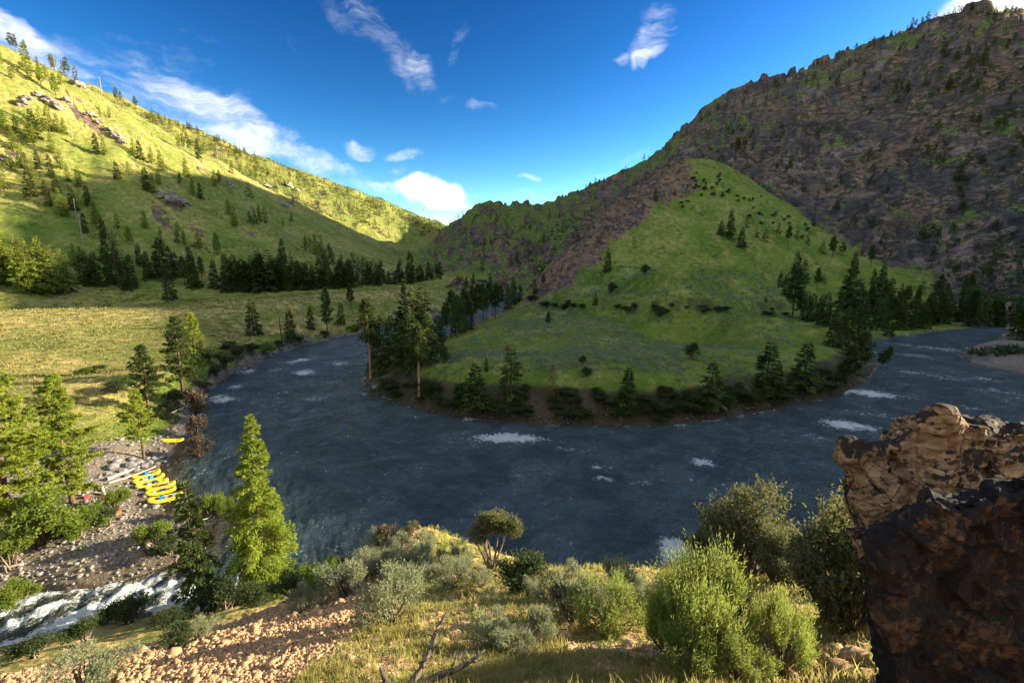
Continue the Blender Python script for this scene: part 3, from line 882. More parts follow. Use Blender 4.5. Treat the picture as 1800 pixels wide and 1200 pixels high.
def snag(seed, H=14.0, nb=36, R=1.6, broken=0.0):
    g = np.random.default_rng(seed)
    zt = np.linspace(0, H * (1 - broken), 9)
    x = np.cumsum(g.normal(0, .05, 9)); y = np.cumsum(g.normal(0, .05, 9))
    paths = [(np.stack([x, y, zt], -1), H * .016 * (1 - zt / H) ** .7 + .03)]
    for k in range(nb):
        z = H * (1 - broken) * g.uniform(.2, .97)
        a = g.uniform(0, 6.283)
        L = R * (1.1 - z / H) * g.uniform(.3, 1.1)
        q = np.linspace(0, 1, 4)[:, None]
        p0 = np.array([np.interp(z, zt, x), np.interp(z, zt, y), z])
        d = np.array([math.cos(a), math.sin(a), g.uniform(-.3, .45)])
        pts = p0 + d * L * q + np.array([0, 0, -.25 * L]) * q * q + g.normal(0, .05 * L, (4, 3)) * q
        paths.append((pts, np.array([.05, .035, .02, .008])))
    return tubes(paths, 4)


PROTO = {}


def proto_tree(key, mat, bark, **kw):
    (tv, tf), (cv, cf, var) = conifer(**kw)
    H = kw.get('H', 20.0)
    PROTO[key] = (H, mesh_np('trunk', tv, tf, bark, True), mesh_np('crown', cv, cf, mat, False, {'var': ('FLOAT', 'FACE', var)}))


def proto_single(key, mat, bark, **kw):
    """small far tree as one mesh: trunk and crown with two materials"""
    (tv, tf), (cv, cf, var) = conifer(**kw)
    me = mesh_np('tree', np.concatenate([tv, cv]), np.concatenate([tf, cf + len(tv)]), bark, False,
                 {'var': ('FLOAT', 'FACE', np.concatenate([np.zeros(len(tf)), var]))})
    me.materials.append(mat)
    me.polygons.foreach_set('material_index', np.concatenate([np.zeros(len(tf), np.int32), np.ones(len(cf), np.int32)]))
    PROTO[key] = (kw.get('H', 20.0), me, None)


# large trees close by
proto_tree('pine_near_0', M_PINEN, M_BARK, seed=1, H=20, cb=.12, R=5.0, nb=190, nsp=640, spray=.31, style='pine')
proto_tree('pine_near_1', M_PINEN, M_BARK, seed=2, H=20, cb=.10, R=5.0, nb=190, nsp=640, spray=.31, style='pine')
proto_tree('pine_near_2', M_PINEN, M_BARK, seed=3, H=14, cb=.30, R=3.4, nb=80, nsp=420, spray=.31, style='pine')
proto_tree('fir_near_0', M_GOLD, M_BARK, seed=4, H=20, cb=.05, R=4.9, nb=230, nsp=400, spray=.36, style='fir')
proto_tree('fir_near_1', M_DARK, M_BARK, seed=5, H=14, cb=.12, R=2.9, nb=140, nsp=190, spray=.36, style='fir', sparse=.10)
proto_tree('pine_big_0', M_DARK, M_BARK, seed=6, H=22, cb=.20, R=5.2, nb=120, nsp=210, spray=.55, style='pine', trunk_r=.4)
proto_tree('pine_big_1', M_PINE, M_BARK, seed=7, H=22, cb=.22, R=4.6, nb=110, nsp=170, spray=.55, style='pine', trunk_r=.4)
# middle distance
for k in range(4):
    proto_tree('fir_mid_%d' % k, (M_FIR, M_FIR, M_DARK, M_FIR)[k], M_BARK, seed=20 + k, H=18, cb=.06 + .03 * k, R=3.4 + .2 * k, nb=95, nsp=84, spray=.85, style='fir', sparse=.05 * k)
for k in range(3):
    proto_tree('pine_mid_%d' % k, (M_PINE, M_FIR, M_DARK)[k], M_BARK, seed=30 + k, H=20, cb=.20 + .07 * k, R=4.0, nb=66, nsp=96, spray=.85, style='pine')
for k in range(2):
    proto_tree('tall_pine_%d' % k, M_DARK, M_BARKO, seed=40 + k, H=22, cb=.46 + .06 * k, R=3.6, nb=66, nsp=110, spray=.8, style='pine', trunk_r=.38, sparse=.1)
for k in range(3):
    proto_tree('fir_lit_%d' % k, M_PINE, M_BARK, seed=35 + k, H=20, cb=.07 + .04 * k, R=3.7 + .3 * k, nb=90, nsp=70, spray=.85, style='fir', sparse=.08 * k)
proto_tree('sparse_fir', M_RUST, M_BARK, seed=44, H=14, cb=.08, R=3.0, nb=75, nsp=26, spray=.7, style='fir', sparse=.3)
proto_tree('thin_fir', M_FIR, M_BARK, seed=45, H=16, cb=.06, R=3.6, nb=110, nsp=66, spray=.75, style='fir', sparse=.25)
# far away
for k in range(4):
    proto_single('far_fir_%d' % k, (M_FIR, M_DARK, M_FIR, M_DARK)[k], M_BARK, seed=50 + k, H=18, cb=.08, R=3.3 + .3 * k, nb=34, nsp=34, spray=1.5, style='fir', sparse=.05 * k, limbs=False)
for k in range(4):
    proto_single('far_pine_%d' % k, (M_PINE, M_FIR, M_PINE, M_DARK)[k], M_BARK, seed=60 + k, H=18, cb=.12 + .06 * k, R=3.9, nb=30, nsp=44, spray=1.45, style='pine', limbs=False)
proto_single('far_rust', M_RUST, M_BARK, seed=70, H=18, cb=.1, R=3.0, nb=34, nsp=20, spray=1.3, style='fir', sparse=.15, limbs=False)
for k in range(3):
    V_, F_ = snag(80 + k, broken=(0, .1, .3)[k], nb=(46, 30, 10)[k])
    PROTO['snag_%d' % k] = (14.0 * (1, .9, .7)[k], mesh_np('trunk', V_, F_, (M_GREYW, M_GREYW, M_CHAR)[k], True), None)


def find(px, base):
    for dy in range(0, 40, 2):
        d = cam_ray(px, base + dy)
        x, y, z = d[0] * _T, d[1] * _T, CAM_H + d[2] * _T
        g = ground(x, y)
        m = z < np.maximum(g, 0)
        if m.any():
            k = int(np.argmax(m))
            return np.array([x[k], y[k], max(g[k], -.3)])
    return None


def tree(key, px, base, top, name, label, group=None, cat='tree', height=None, P=None, widen=1.0):
    P = find(px, base) if P is None else P
    if P is None:
        return None
    h = height if height is not None else float(np.clip(top_height(P, top), 2.0, 46.0))
    H, tm, cm = PROTO[key]
    s = h / H
    rz = random.uniform(0, 6.283)
    loc = (P[0], P[1], P[2] - .25)
    if cm is None:
        o = link(name, tm)
        o.location, o.rotation_euler, o.scale = loc, (0, 0, rz), (s * widen, s * widen, s)
        return tag(o, label, cat, group)
    e = empty(name, loc, rz, (s * widen, s * widen, s), label, cat, group)
    link('trunk', tm, e)
    link('crown', cm, e)
    return e


# ---- named single trees near the water
tree('fir_near_0', 468, 1047, 722, 'fir_tree', 'tall bright green fir lit by the sun at the water\'s edge', widen=.78)
tree('fir_near_1', 358, 1079, 832, 'fir_tree', 'dark thin fir standing beside the white rapids, left of the tall bright fir', widen=.85)
tree('pine_near_0', 28, 945, 632, 'pine_tree', 'largest bright green pine, cut by the left edge of the picture', widen=1.12)
tree('pine_near_1', 127, 884, 655, 'pine_tree', 'bushy bright green pine behind the beached rafts and sandy landing', widen=1.12)
tree('pine_near_2', 253, 806, 681, 'pine_tree', 'small pine with bare lower trunk on the gravel beside the lone raft', widen=1.1)
tree('pine_big_0', 262, 722, 604, 'pine_tree', 'dark broad pine at the meadow edge above the small beach pine', widen=1.15)
tree('pine_big_0', 322, 694, 554, 'pine_tree', 'tall dark pine on the left river bank with a thick bare trunk', widen=1.05)
tree('pine_big_1', 347, 676, 547, 'pine_tree', 'lighter pine with sunlit top just behind the tall dark bank pine')
tree('fir_mid_2', 447, 590, 517, 'fir_tree', 'single dark fir standing alone on the grassy left bank', widen=1.0)
tree('pine_mid_1', 576, 589, 504, 'pine_tree', 'slender dark pine on the left shore with open branches', widen=.8)
tree('pine_mid_2', 617, 545, 500, 'pine_tree', 'round topped pine alone at the far side of the meadow')
tree('fir_mid_1', 512, 602, 541, 'fir_tree', 'small fir on the left shore beside a bare broken snag')
tree('fir_mid_0', 547, 580, 536, 'fir_tree', 'narrow small fir on the left shore, between two bare snags')
tree('fir_mid_3', 601, 572, 530, 'fir_tree', 'small dark fir on the left shore right of the slender pine')
tree('snag_2', 495, 607, 556, 'dead_tree', 'charred broken snag on the left shore beside a small fir')
tree('snag_1', 535, 578, 528, 'dead_tree', 'thin grey snag on the left shore between two small firs')
# ---- tip of the peninsula
tree('tall_pine_0', 652, 666, 522, 'pine_tree', 'leaning pine with bare orange trunk at the tip of the peninsula', widen=.9)
tree('tall_pine_1', 738, 702, 568, 'pine_tree', 'tall pine with orange trunk on the peninsula bank, dark crown on top', widen=1.1)
tips = [(676, 655, 548, 'fir_mid_1'), (690, 640, 552, 'fir_mid_0'), (664, 650, 570, 'fir_mid_2'), (714, 640, 512, 'fir_mid_2'), (730, 636, 503, 'fir_mid_3'), (744, 630, 498, 'fir_mid_2'), (756, 640, 545, 'fir_mid_1'), (722, 648, 540, 'fir_mid_2'),
        (770, 618, 552, 'fir_mid_2'), (708, 650, 560, 'fir_mid_1'), (783, 592, 536, 'pine_mid_2'), (793, 594, 510, 'pine_mid_2'), (804, 594, 518, 'pine_mid_1'), (817, 582, 506, 'pine_mid_2'), (830, 576, 502, 'pine_mid_2'), (840, 574, 498, 'tall_pine_0'), (850, 568, 498, 'pine_mid_2'),
        (860, 564, 496, 'tall_pine_1'), (871, 560, 498, 'pine_mid_2'), (880, 554, 500, 'tall_pine_0'), (812, 586, 525, 'fir_mid_0'), (826, 580, 530, 'fir_mid_2'), (776, 600, 556, 'fir_mid_1'), (800, 590, 540, 'fir_mid_3')]
for (a, b, c_, k) in tips:
    tree(k, a, b, c_, 'fir_tree' if 'fir' in k else 'pine_tree', 'dark conifer in the grove along the upriver edge of the peninsula', 'grove on the peninsula shore', widen=1.1)
for (a, b, c_, k) in [(903, 536, 488, 'fir_mid_2'), (914, 530, 496, 'fir_mid_2'), (893, 545, 500, 'fir_mid_1'), (940, 516, 488, 'fir_mid_1'), (955, 505, 480, 'pine_mid_2'), (710, 536, 498, 'pine_mid_1'), (832, 500, 478, 'fir_mid_2'), (820, 505, 484, 'fir_mid_0'), (862, 500, 478, 'fir_mid_1')]:
    tree(k, a, b, c_, 'fir_tree', 'dark conifer by the narrow reach of river beyond the peninsula', 'conifers upriver')
# ---- front bank of the peninsula
tree('fir_mid_3', 836, 722, 636, 'fir_tree', 'dark fir on the peninsula bank, second from the orange trunk pine', widen=1.4)
tree('thin_fir', 898, 704, 600, 'fir_tree', 'tallest open branched fir on the front bank of the peninsula', widen=1.2)
tree('sparse_fir', 972, 702, 630, 'dead_tree', 'rust brown dying fir on the peninsula bank with few needles', widen=.8)
tree('fir_mid_0', 1101, 722, 643, 'fir_tree', 'squat dark fir in the middle of the peninsula bank', widen=1.4)
tree('fir_mid_3', 1248, 722, 632, 'fir_tree', 'dark fir on the peninsula bank, first of three towards the right', widen=1.4)
tree('fir_mid_2', 1345, 692, 596, 'fir_tree', 'dark fir on the peninsula bank, second of three towards the right', widen=1.4)
tree('fir_mid_2', 1366, 692, 633, 'fir_tree', 'small fir tucked against its taller neighbour on the peninsula bank')
tree('fir_mid_3', 1411, 692, 598, 'fir_tree', 'dark fir on the peninsula bank, third of three towards the right', widen=1.4)
tree('pine_mid_2', 1488, 684, 604, 'pine_tree', 'wide rounded pine at the right end of the peninsula bank', widen=1.5)
tree('pine_mid_2', 1512, 662, 582, 'pine_tree', 'dark tall pine at the downriver corner of the peninsula', widen=1.2)
e = tree('tall_pine_1', 1526, 664, 600, 'pine_tree', 'crooked pine leaning out over the river at the peninsula corner')
e.rotation_euler = (0.15, .42, 0)
tree('snag_0', 1003, 685, 655, 'dead_tree', 'small bare forked snag on the rim of the peninsula terrace')
# ---- on the terrace, benches and crest
tree('pine_mid_2', 963, 576, 547, 'pine_tree', 'small round pine alone on the sagebrush terrace', widen=1.2)
tree('fir_mid_1', 855, 652, 626, 'fir_tree', 'tiny fir on the terrace above the peninsula bank')
tree('fir_mid_2', 1068, 479, 434, 'fir_tree', 'lone fir on the shoulder where rock meets the upper bench', widen=.9)
tree('fir_mid_1', 1152, 353, 328, 'fir_tree', 'small lone fir near the top of the grassy peak')
tree('fir_mid_3', 1047, 536, 513, 'fir_tree', 'tiny fir at the edge of the first bench')
tree('fir_mid_0', 1346, 532, 518, 'fir_tree', 'tiny fir at the right end of the first bench')
# ---- right flank of the peninsula
flank = [(1283, 420, 368), (1267, 416, 386), (1303, 436, 398), (1330, 418, 394), (1313, 400, 378), (1345, 425, 400), (1368, 410, 390), (1385, 430, 396), (1240, 330, 318), (1255, 345, 330), (1392, 560, 470), (1406, 565, 508), (1417, 565, 512), (1428, 566, 514), (1440, 570, 516), (1450, 574, 512),
         (1400, 480, 440), (1412, 500, 456), (1462, 455, 415), (1480, 452, 425), (1515, 450, 432), (1436, 510, 470), (1448, 498, 478), (1464, 610, 540), (1478, 612, 545), (1494, 548, 463), (1484, 545, 480), (1506, 560, 488), (1516, 570, 518), (1527, 556, 500), (1534, 545, 486), (1545, 555, 482),
         (1561, 548, 486), (1552, 570, 520), (1576, 560, 510), (1590, 545, 500), (1580, 580, 530), (1600, 575, 520), (1615, 570, 525), (1630, 570, 515), (1645, 565, 490), (1660, 568, 520), (1612, 540, 505), (1560, 590, 545), (1500, 600, 548), (1512, 604, 556), (1525, 600, 560), (1486, 590, 538), (1470, 580, 530), (1455, 560, 530), (1380, 520, 480), (1371, 505, 476),
         (1530, 470, 430), (1550, 500, 462), (1535, 500, 470), (1400, 420, 398), (1430, 405, 385), (1420, 430, 405), (1445, 445, 420), (1500, 480, 440)]
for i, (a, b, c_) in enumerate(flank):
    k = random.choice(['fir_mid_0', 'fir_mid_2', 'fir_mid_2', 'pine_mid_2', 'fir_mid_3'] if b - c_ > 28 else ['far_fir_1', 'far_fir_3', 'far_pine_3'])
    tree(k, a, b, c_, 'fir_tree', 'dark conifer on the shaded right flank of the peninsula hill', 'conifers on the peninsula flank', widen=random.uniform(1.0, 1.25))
for i in range(26):
    a = random.uniform(1690, 1815)
    b = random.uniform(545, 600)
    tree(random.choice(['fir_mid_2', 'pine_mid_2', 'fir_mid_3']), a, min(b, 574 if a < 1765 else 606), 0, 'fir_tree', 'dark conifer at the foot of the mountain by the downriver bend', 'conifers at the river bend', height=random.uniform(11, 21), widen=1.15)
for i in range(34):
    a = random.uniform(1540, 1720)
    tree(random.choice(['fir_mid_2', 'pine_mid_2', 'fir_mid_3', 'fir_mid_0']), a, random.uniform(520, 584 - (a - 1540) * .06), 0, 'fir_tree', 'dark conifer between the peninsula flank and the mountain, above the river', 'conifers in the draw', height=random.uniform(9, 18), widen=1.1)

# ---- left hillside
crest = [(20, 82, 57), (28, 84, 60), (46, 90, 71), (92, 113, 95), (112, 126, 104), (119, 127, 101), (134, 134, 112), (205, 178, 152), (213, 181, 160), (239, 194, 169)]
for (a, b, c_) in crest:
    tree(random.choice(['far_pine_1', 'far_pine_3', 'far_fir_0']), a, b, c_, 'pine_tree', 'small pine on the skyline of the left hill', 'pines on the left skyline', widen=.85)
for (a, b, c_) in [(98, 116, 96), (174, 163, 143), (179, 165, 134), (127, 245, 200), (240, 245, 218), (383, 290, 250), (135, 388, 348), (240, 482, 430), (165, 250, 226), (146, 430, 375), (435, 375, 352), (249, 250, 222), (285, 262, 240)]:
    tree(random.choice(['snag_0', 'snag_1']), a, b, c_, 'dead_tree', 'bare grey snag standing on the left hillside', 'snags on the left hillside', widen=1.2)
slope = [(3, 115, 85), (22, 140, 108), (48, 130, 72), (53, 142, 116), (65, 113, 98), (72, 150, 112), (82, 142, 114), (98, 168, 128), (108, 152, 120), (96, 112, 96), (75, 236, 184), (30, 236, 200), (62, 247, 188), (88, 233, 180), (10, 237, 192), (40, 295, 248), (55, 348, 290), (102, 234, 198), (114, 238, 205),
         (60, 262, 215), (170, 272, 232), (184, 273, 238), (176, 207, 186), (193, 208, 187), (235, 272, 240), (247, 282, 244), (267, 290, 258), (284, 302, 262), (207, 316, 282), (227, 309, 283), (315, 264, 235), (322, 260, 240), (333, 265, 243), (349, 280, 242), (359, 270, 254), (328, 313, 276), (317, 326, 304),
         (258, 336, 291), (270, 340, 302), (280, 326, 294), (340, 347, 312), (353, 352, 319), (378, 330, 297), (386, 326, 299), (407, 306, 280), (484, 331, 313), (438, 347, 319), (515, 361, 344), (513, 391, 372), (403, 380, 347), (413, 400, 359), (440, 396, 371), (448, 394, 364), (457, 396, 361), (466, 391, 361),
         (498, 402, 384), (255, 403, 364), (207, 402, 372), (155, 364, 324), (108, 382, 329), (118, 382, 344), (170, 404, 354), (80, 345, 314), (86, 364, 324), (62, 332, 278), (313, 417, 389), (68, 300, 262), (90, 312, 270), (48, 250, 215), (20, 300, 258), (130, 372, 322), (100, 340, 300), (24, 262, 222), (108, 300, 262),
         (313, 428, 400), (325, 438, 404), (350, 438, 404), (382, 449, 408), (285, 442, 396), (300, 472, 430), (497, 462, 418), (510, 456, 440), (545, 440, 415), (555, 448, 408), (565, 450, 412), (538, 446, 414), (580, 455, 428), (140, 330, 290), (92, 270, 232), (120, 320, 285), (5, 330, 280), (150, 410, 372), (182, 420, 380), (228, 432, 396)]
for i, (a, b, c_) in enumerate(slope):
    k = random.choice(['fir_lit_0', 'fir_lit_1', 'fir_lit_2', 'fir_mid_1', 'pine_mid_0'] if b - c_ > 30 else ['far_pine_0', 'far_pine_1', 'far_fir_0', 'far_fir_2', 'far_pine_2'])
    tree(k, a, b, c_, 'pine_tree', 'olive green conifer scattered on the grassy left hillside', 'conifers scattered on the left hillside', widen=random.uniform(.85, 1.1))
foot = [(-4, 500, 380), (10, 497, 398), (22, 502, 430), (40, 514, 414), (53, 516, 418), (66, 512, 428), (78, 517, 414), (95, 520, 430), (112, 517, 436), (124, 515, 446), (150, 500, 432), (164, 505, 446), (172, 502, 440), (195, 502, 436), (220, 512, 450), (232, 507, 444), (262, 492, 440), (285, 492, 414), (277, 480, 440), (300, 527, 463),
        (325, 502, 450), (342, 507, 442), (310, 488, 440), (336, 480, 430), (246, 468, 428), (205, 470, 420), (187, 460, 410), (132, 470, 425), (355, 490, 450), (378, 508, 455)]
for i, (a, b, c_) in enumerate(foot):
    tree(random.choice(['fir_lit_0', 'fir_lit_1', 'fir_lit_2'] if a < 140 else ['fir_mid_0', 'fir_mid_1', 'fir_mid_2', 'pine_mid_1']), a, b, c_, 'pine_tree', 'tall conifer at the foot of the left hill behind the meadow', 'conifers behind the meadow', widen=random.uniform(.9, 1.15))
tree('sparse_fir', 206, 492, 398, 'dead_tree', 'rust red dying conifer among the green ones at the hill foot', widen=.9)
tree('far_rust', 456, 510, 472, 'dead_tree', 'small rusty conifer in the dark row behind the meadow')
n_row = 84
for i in range(n_row):
    a = 395 + (778 - 395) * (i + random.random()) / n_row
    b = np.interp(a, [395, 480, 560, 640, 700, 778], [514, 512, 508, 504, 499, 490]) - random.choice([0, 0, 2, 4, 8, 14]) * random.random()
    hgt = np.interp(a, [395, 450, 600, 780], [62, 66, 46, 24]) * random.uniform(.6, 1.15)
    tree(random.choice(['fir_mid_2', 'fir_mid_1', 'far_fir_1', 'far_fir_3', 'fir_mid_0', 'fir_mid_2']), a, b, b - hgt, 'fir_tree', 'dark conifer in the long row at the hill foot beyond the meadow', 'long row of conifers beyond the meadow', widen=random.uniform(1.0, 1.3))
tree('fir_mid_1', 722, 498, 440, 'fir_tree', 'tallest fir rising above the end of the long row')
for i in range(16):
    a = random.uniform(560, 690)
    tree('far_fir_1', a, np.interp(a, [560, 690], [455, 485]) + random.uniform(-6, 12), 0, 'fir_tree', 'dark conifer in the long row at the hill foot beyond the meadow', 'long row of conifers beyond the meadow', height=random.uniform(12, 20))
# ---- far hill on the left
for i in range(46):
    a = random.uniform(250, 450)
    tree(random.choice(['far_fir_0', 'far_fir_2']), a, np.interp(a, [250, 300, 370, 440, 500], [196, 214, 241, 272, 292]) + random.uniform(0, 22) * random.random() + 1, 0, 'distant_conifer', 'tiny conifer along the crest of the far left hill', 'conifers on the far crest', height=random.uniform(13, 22))
for i in range(150):
    a = random.uniform(400, 775)
    b = np.interp(a, [420, 500, 620, 770], [268, 296, 334, 393]) + random.uniform(2, 60) * np.interp(a, [400, 600, 775], [.5, 1, .3])
    tree(random.choice(['far_fir_0', 'far_pine_0', 'far_fir_2']), a, b, 0, 'distant_conifer', 'tiny conifer on the sunlit slopes of the far left hill', 'conifers on the far slopes', height=random.uniform(10, 18))
# ---- rear ridge and mountain
for (a, b) in [(800, 385), (806, 380), (813, 377), (790, 392), (1093, 304), (1030, 332), (1047, 324), (1062, 320), (1170, 262), (1176, 262), (1100, 298), (1140, 280), (1132, 282)]:
    tree('far_fir_1', a, b + 2, 0, 'distant_conifer', 'tiny dark conifer on the rear ridge skyline', 'conifers on the rear skyline', height=random.uniform(9, 16))
for i in range(44):
    a, b = random.uniform(790, 1110), random.uniform(370, 500)
    if b < np.interp(a, [790, 850, 950, 1110], [410, 385, 372, 320]) or b > np.interp(a, [790, 900, 960, 1040, 1110], [470, 500, 480, 410, 330]):
        continue
    tree(random.choice(['far_fir_1', 'far_fir_3']), a, b, 0, 'mountain_conifer', 'small dark conifer on the shaded slope behind the peninsula', 'conifers on the rear slope', height=random.uniform(9, 18))
for i in range(62):
    a = 1195 + 610 * (i + random.random()) / 62
    b = np.interp(a, [1190, 1230, 1280, 1330, 1380, 1440, 1490, 1540, 1600, 1690, 1740, 1800], [256, 214, 186, 170, 150, 116, 97, 82, 52, 24, 29, 27])
    if a < 1500 and random.random() < .5:
        continue
    tree(random.choice(['far_fir_1', 'far_fir_3', 'far_pine_3']), a, b + 1, 0, 'mountain_conifer', 'small dark conifer on the skyline of the right mountain', 'conifers on the mountain skyline', height=random.uniform(9, 17))
patch = [(1290, 260, 45, 40), (1320, 240, 30, 20), (1560, 165, 60, 22), (1620, 85, 70, 35), (1740, 90, 70, 60), (1760, 165, 50, 40), (1530, 60, 10, 5), (1480, 150, 50, 12), (1700, 120, 60, 30), (1670, 160, 40, 15), (1450, 330, 50, 40), (1370, 300, 40, 25), (1680, 290, 40, 40), (1690, 360, 30, 50), (1600, 420, 60, 30), (1740, 470, 60, 50), (1780, 250, 30, 30)]
n = 0
while n < 190:
    if random.random() < .62:
        q = random.choice(patch)
        a, b = random.gauss(q[0], q[2] * .6), random.gauss(q[1], q[3] * .6)
    else:
        a, b = random.uniform(1230, 1800), random.uniform(60, 540)
    if a > 1810 or b < np.interp(a, [1190, 1240, 1330, 1490, 1600, 1690, 1800], [300, 225, 178, 104, 60, 34, 36]) or b > np.interp(a, [1190, 1240, 1300, 1400, 1600, 1640], [270, 262, 292, 366, 490, 545]):
        continue
    n += 1
    tree(random.choice(['far_fir_1', 'far_fir_3', 'far_pine_3']), a, b, 0, 'mountain_conifer', 'small dark conifer scattered on the rocky right mountain', 'conifers scattered on the mountain', height=random.uniform(7, 15), widen=1.15)

# ------------------------------------------------------------------ shrubs
M_SAGE = foliage_mat('sage_leaves', (.105, .125, .065), (.230, .245, .130), .30)
M_RABBIT = foliage_mat('bright_shrub_leaves', (.085, .125, .022), (.200, .235, .050), .42)
M_OLIVE = foliage_mat('olive_leaves', (.045, .052, .020), (.130, .130, .048), .30)
M_WILLOW = foliage_mat('willow_leaves', (.055, .095, .014), (.150, .190, .025), .45)
M_DKSHRUB = foliage_mat('dark_shrub_leaves', (.018, .030, .010), (.050, .066, .018), .25)
M_BRUSH = foliage_mat('bare_reddish_twigs', (.050, .034, .022), (.110, .075, .045), .15)
M_STEM = wood_mat('shrub_stems', (.07, .05, .035), (.19, .145, .105), 14)


def shrub(seed, nspr=900, per=6, leaf=.03, style='sage', stems=16, aspect=1.0):
    """bush of unit width and height standing on the origin"""
    g = np.random.default_rng(seed)
    nb = {'sage': 12, 'rabbit': 17, 'olive': 15, 'willow': 12, 'clump': 8}[style]
    # lobes of the crown
    la = g.uniform(0, 6.283, nb)
    lr = g.uniform(.05, .42, nb)
    lc = np.stack([lr * np.cos(la), lr * np.sin(la), g.uniform(.28, .82, nb) * (1.08 - .9 * lr)], -1)
    ls = g.uniform(.11, .23, nb)
    if style == 'clump':
        lr = g.uniform(.12, .46, nb)
        lc = np.stack([lr * np.cos(la), lr * np.sin(la), g.uniform(.38, .88, nb)], -1)
        ls *= .8
    if style == 'rabbit':
        ls *= .75
        lc[:, 2] *= .85
    k = g.integers(0, nb, nspr)
    dirn = unit(g.normal(0, 1, (nspr, 3)) + np.array([0, 0, .25]))
    rad = g.random(nspr) ** .38
    pos = lc[k] + dirn * (ls[k] * rad)[:, None]
    pos[:, 2] = np.maximum(pos[:, 2], .03)
    out = unit(pos - np.array([0, 0, .12]))
    upw = {'sage': .75, 'rabbit': 1.15, 'olive': .35, 'willow': .55, 'clump': .2}[style]
    ax = unit(out * .6 + np.array([0, 0, upw]) + g.normal(0, .28, (nspr, 3)))
    sl = {'sage': .11, 'rabbit': .22, 'olive': .13, 'willow': .13, 'clump': .09}[style] * g.uniform(.4, 1.5, nspr)
    m = np.repeat(np.arange(nspr), per)
    t = np.tile(np.linspace(.05, 1, per), nspr)
    p = pos[m] + ax[m] * (sl[m] * t)[:, None]
    rnd = unit(g.normal(0, 1, (len(m), 3)))
    la_ = unit(ax[m] * (1.0 if style in ('sage', 'rabbit') else .5) + rnd * .75)
    side = unit(np.cross(la_, g.normal(0, 1, (len(m), 3))))
    L = leaf * g.uniform(.6, 1.3, len(m))
    wd = L * {'sage': .34, 'rabbit': .20, 'olive': .42, 'willow': .45, 'clump': .45}[style]
    V, F = leaf_quads(p, la_, side, L, wd)
    var = (.35 + .35 * t + .15 * np.sin(k[m] * 3.1) + g.normal(0, .13, len(m))).clip(0, 1)
    paths = []
    for i in range(stems):
        a = g.integers(0, nspr)
        e = pos[a]
        q = np.linspace(0, 1, 5)[:, None]
        b0 = np.array([g.normal(0, .03), g.normal(0, .03), -.04])
        pts = b0 + (e - b0) * q + np.array([0, 0, .10]) * (q - q * q) + g.normal(0, .012, (5, 3)) * q
        paths.append((pts, np.array([.020, .016, .011, .007, .003]) * (1.2 if style == 'clump' else 1.0)))
    return tubes(paths, 4), (V, F, var)


def proto_shrub(key, mat, **kw):
    (tv, tf), (cv, cf, var) = shrub(**kw)
    PROTO[key] = (1.0, mesh_np('branches', tv, tf, M_STEM, True), mesh_np('foliage', cv, cf, mat, False, {'var': ('FLOAT', 'FACE', var)}))


for k in range(3):
    proto_shrub('sage_%d' % k, M_SAGE, seed=100 + k, nspr=1500, per=7, leaf=.038, style='sage', stems=30)
    proto_shrub('sage_far_%d' % k, M_SAGE, seed=110 + k, nspr=420, per=5, leaf=.062, style='sage', stems=14)
proto_shrub('rabbit_big', M_RABBIT, seed=120, nspr=2700, per=11, leaf=.036, style='rabbit', stems=60)
proto_shrub('rabbit_mid', M_RABBIT, seed=121, nspr=1500, per=8, leaf=.045, style='rabbit', stems=40)
proto_shrub('olive_big', M_OLIVE, seed=122, nspr=2600, per=8, leaf=.036, style='olive', stems=50)
proto_shrub('olive_mid', M_OLIVE, seed=123, nspr=1800, per=7, leaf=.040, style='olive', stems=40)
proto_shrub('dark_mid', M_DKSHRUB, seed=124, nspr=1400, per=6, leaf=.045, style='olive', stems=24)
proto_shrub('dark_mid_1', M_DKSHRUB, seed=125, nspr=1000, per=6, leaf=.05, style='willow', stems=24)
proto_shrub('clump', M_OLIVE, seed=126, nspr=1800, per=8, leaf=.034, style='clump', stems=9)
for k in range(2):
    proto_shrub('willow_%d' % k, M_WILLOW, seed=130 + k, nspr=1300, per=6, leaf=.05, style='willow', stems=26)
    proto_shrub('brush_%d' % k, M_BRUSH, seed=140 + k, nspr=420, per=5, leaf=.075, style='willow', stems=40)


def bush(key, px, base, w, h, name, label, group=None, cat='shrub'):
    P = find(px, base)
    depth = P[1] * math.cos(PITCH) - (P[2] - CAM_H) * math.sin(PITCH)
    wm = w * depth / FPX
    hm = max(.15, top_height(P, base - h))
    _, tm, cm = PROTO[key]
    e = empty(name, (P[0], P[1], P[2] - .03), random.uniform(0, 6.283), (wm * 1.12, wm * 1.12, hm * 1.08), label, cat, group)
    link('branches', tm, e)
    link('foliage', cm, e)
    return e


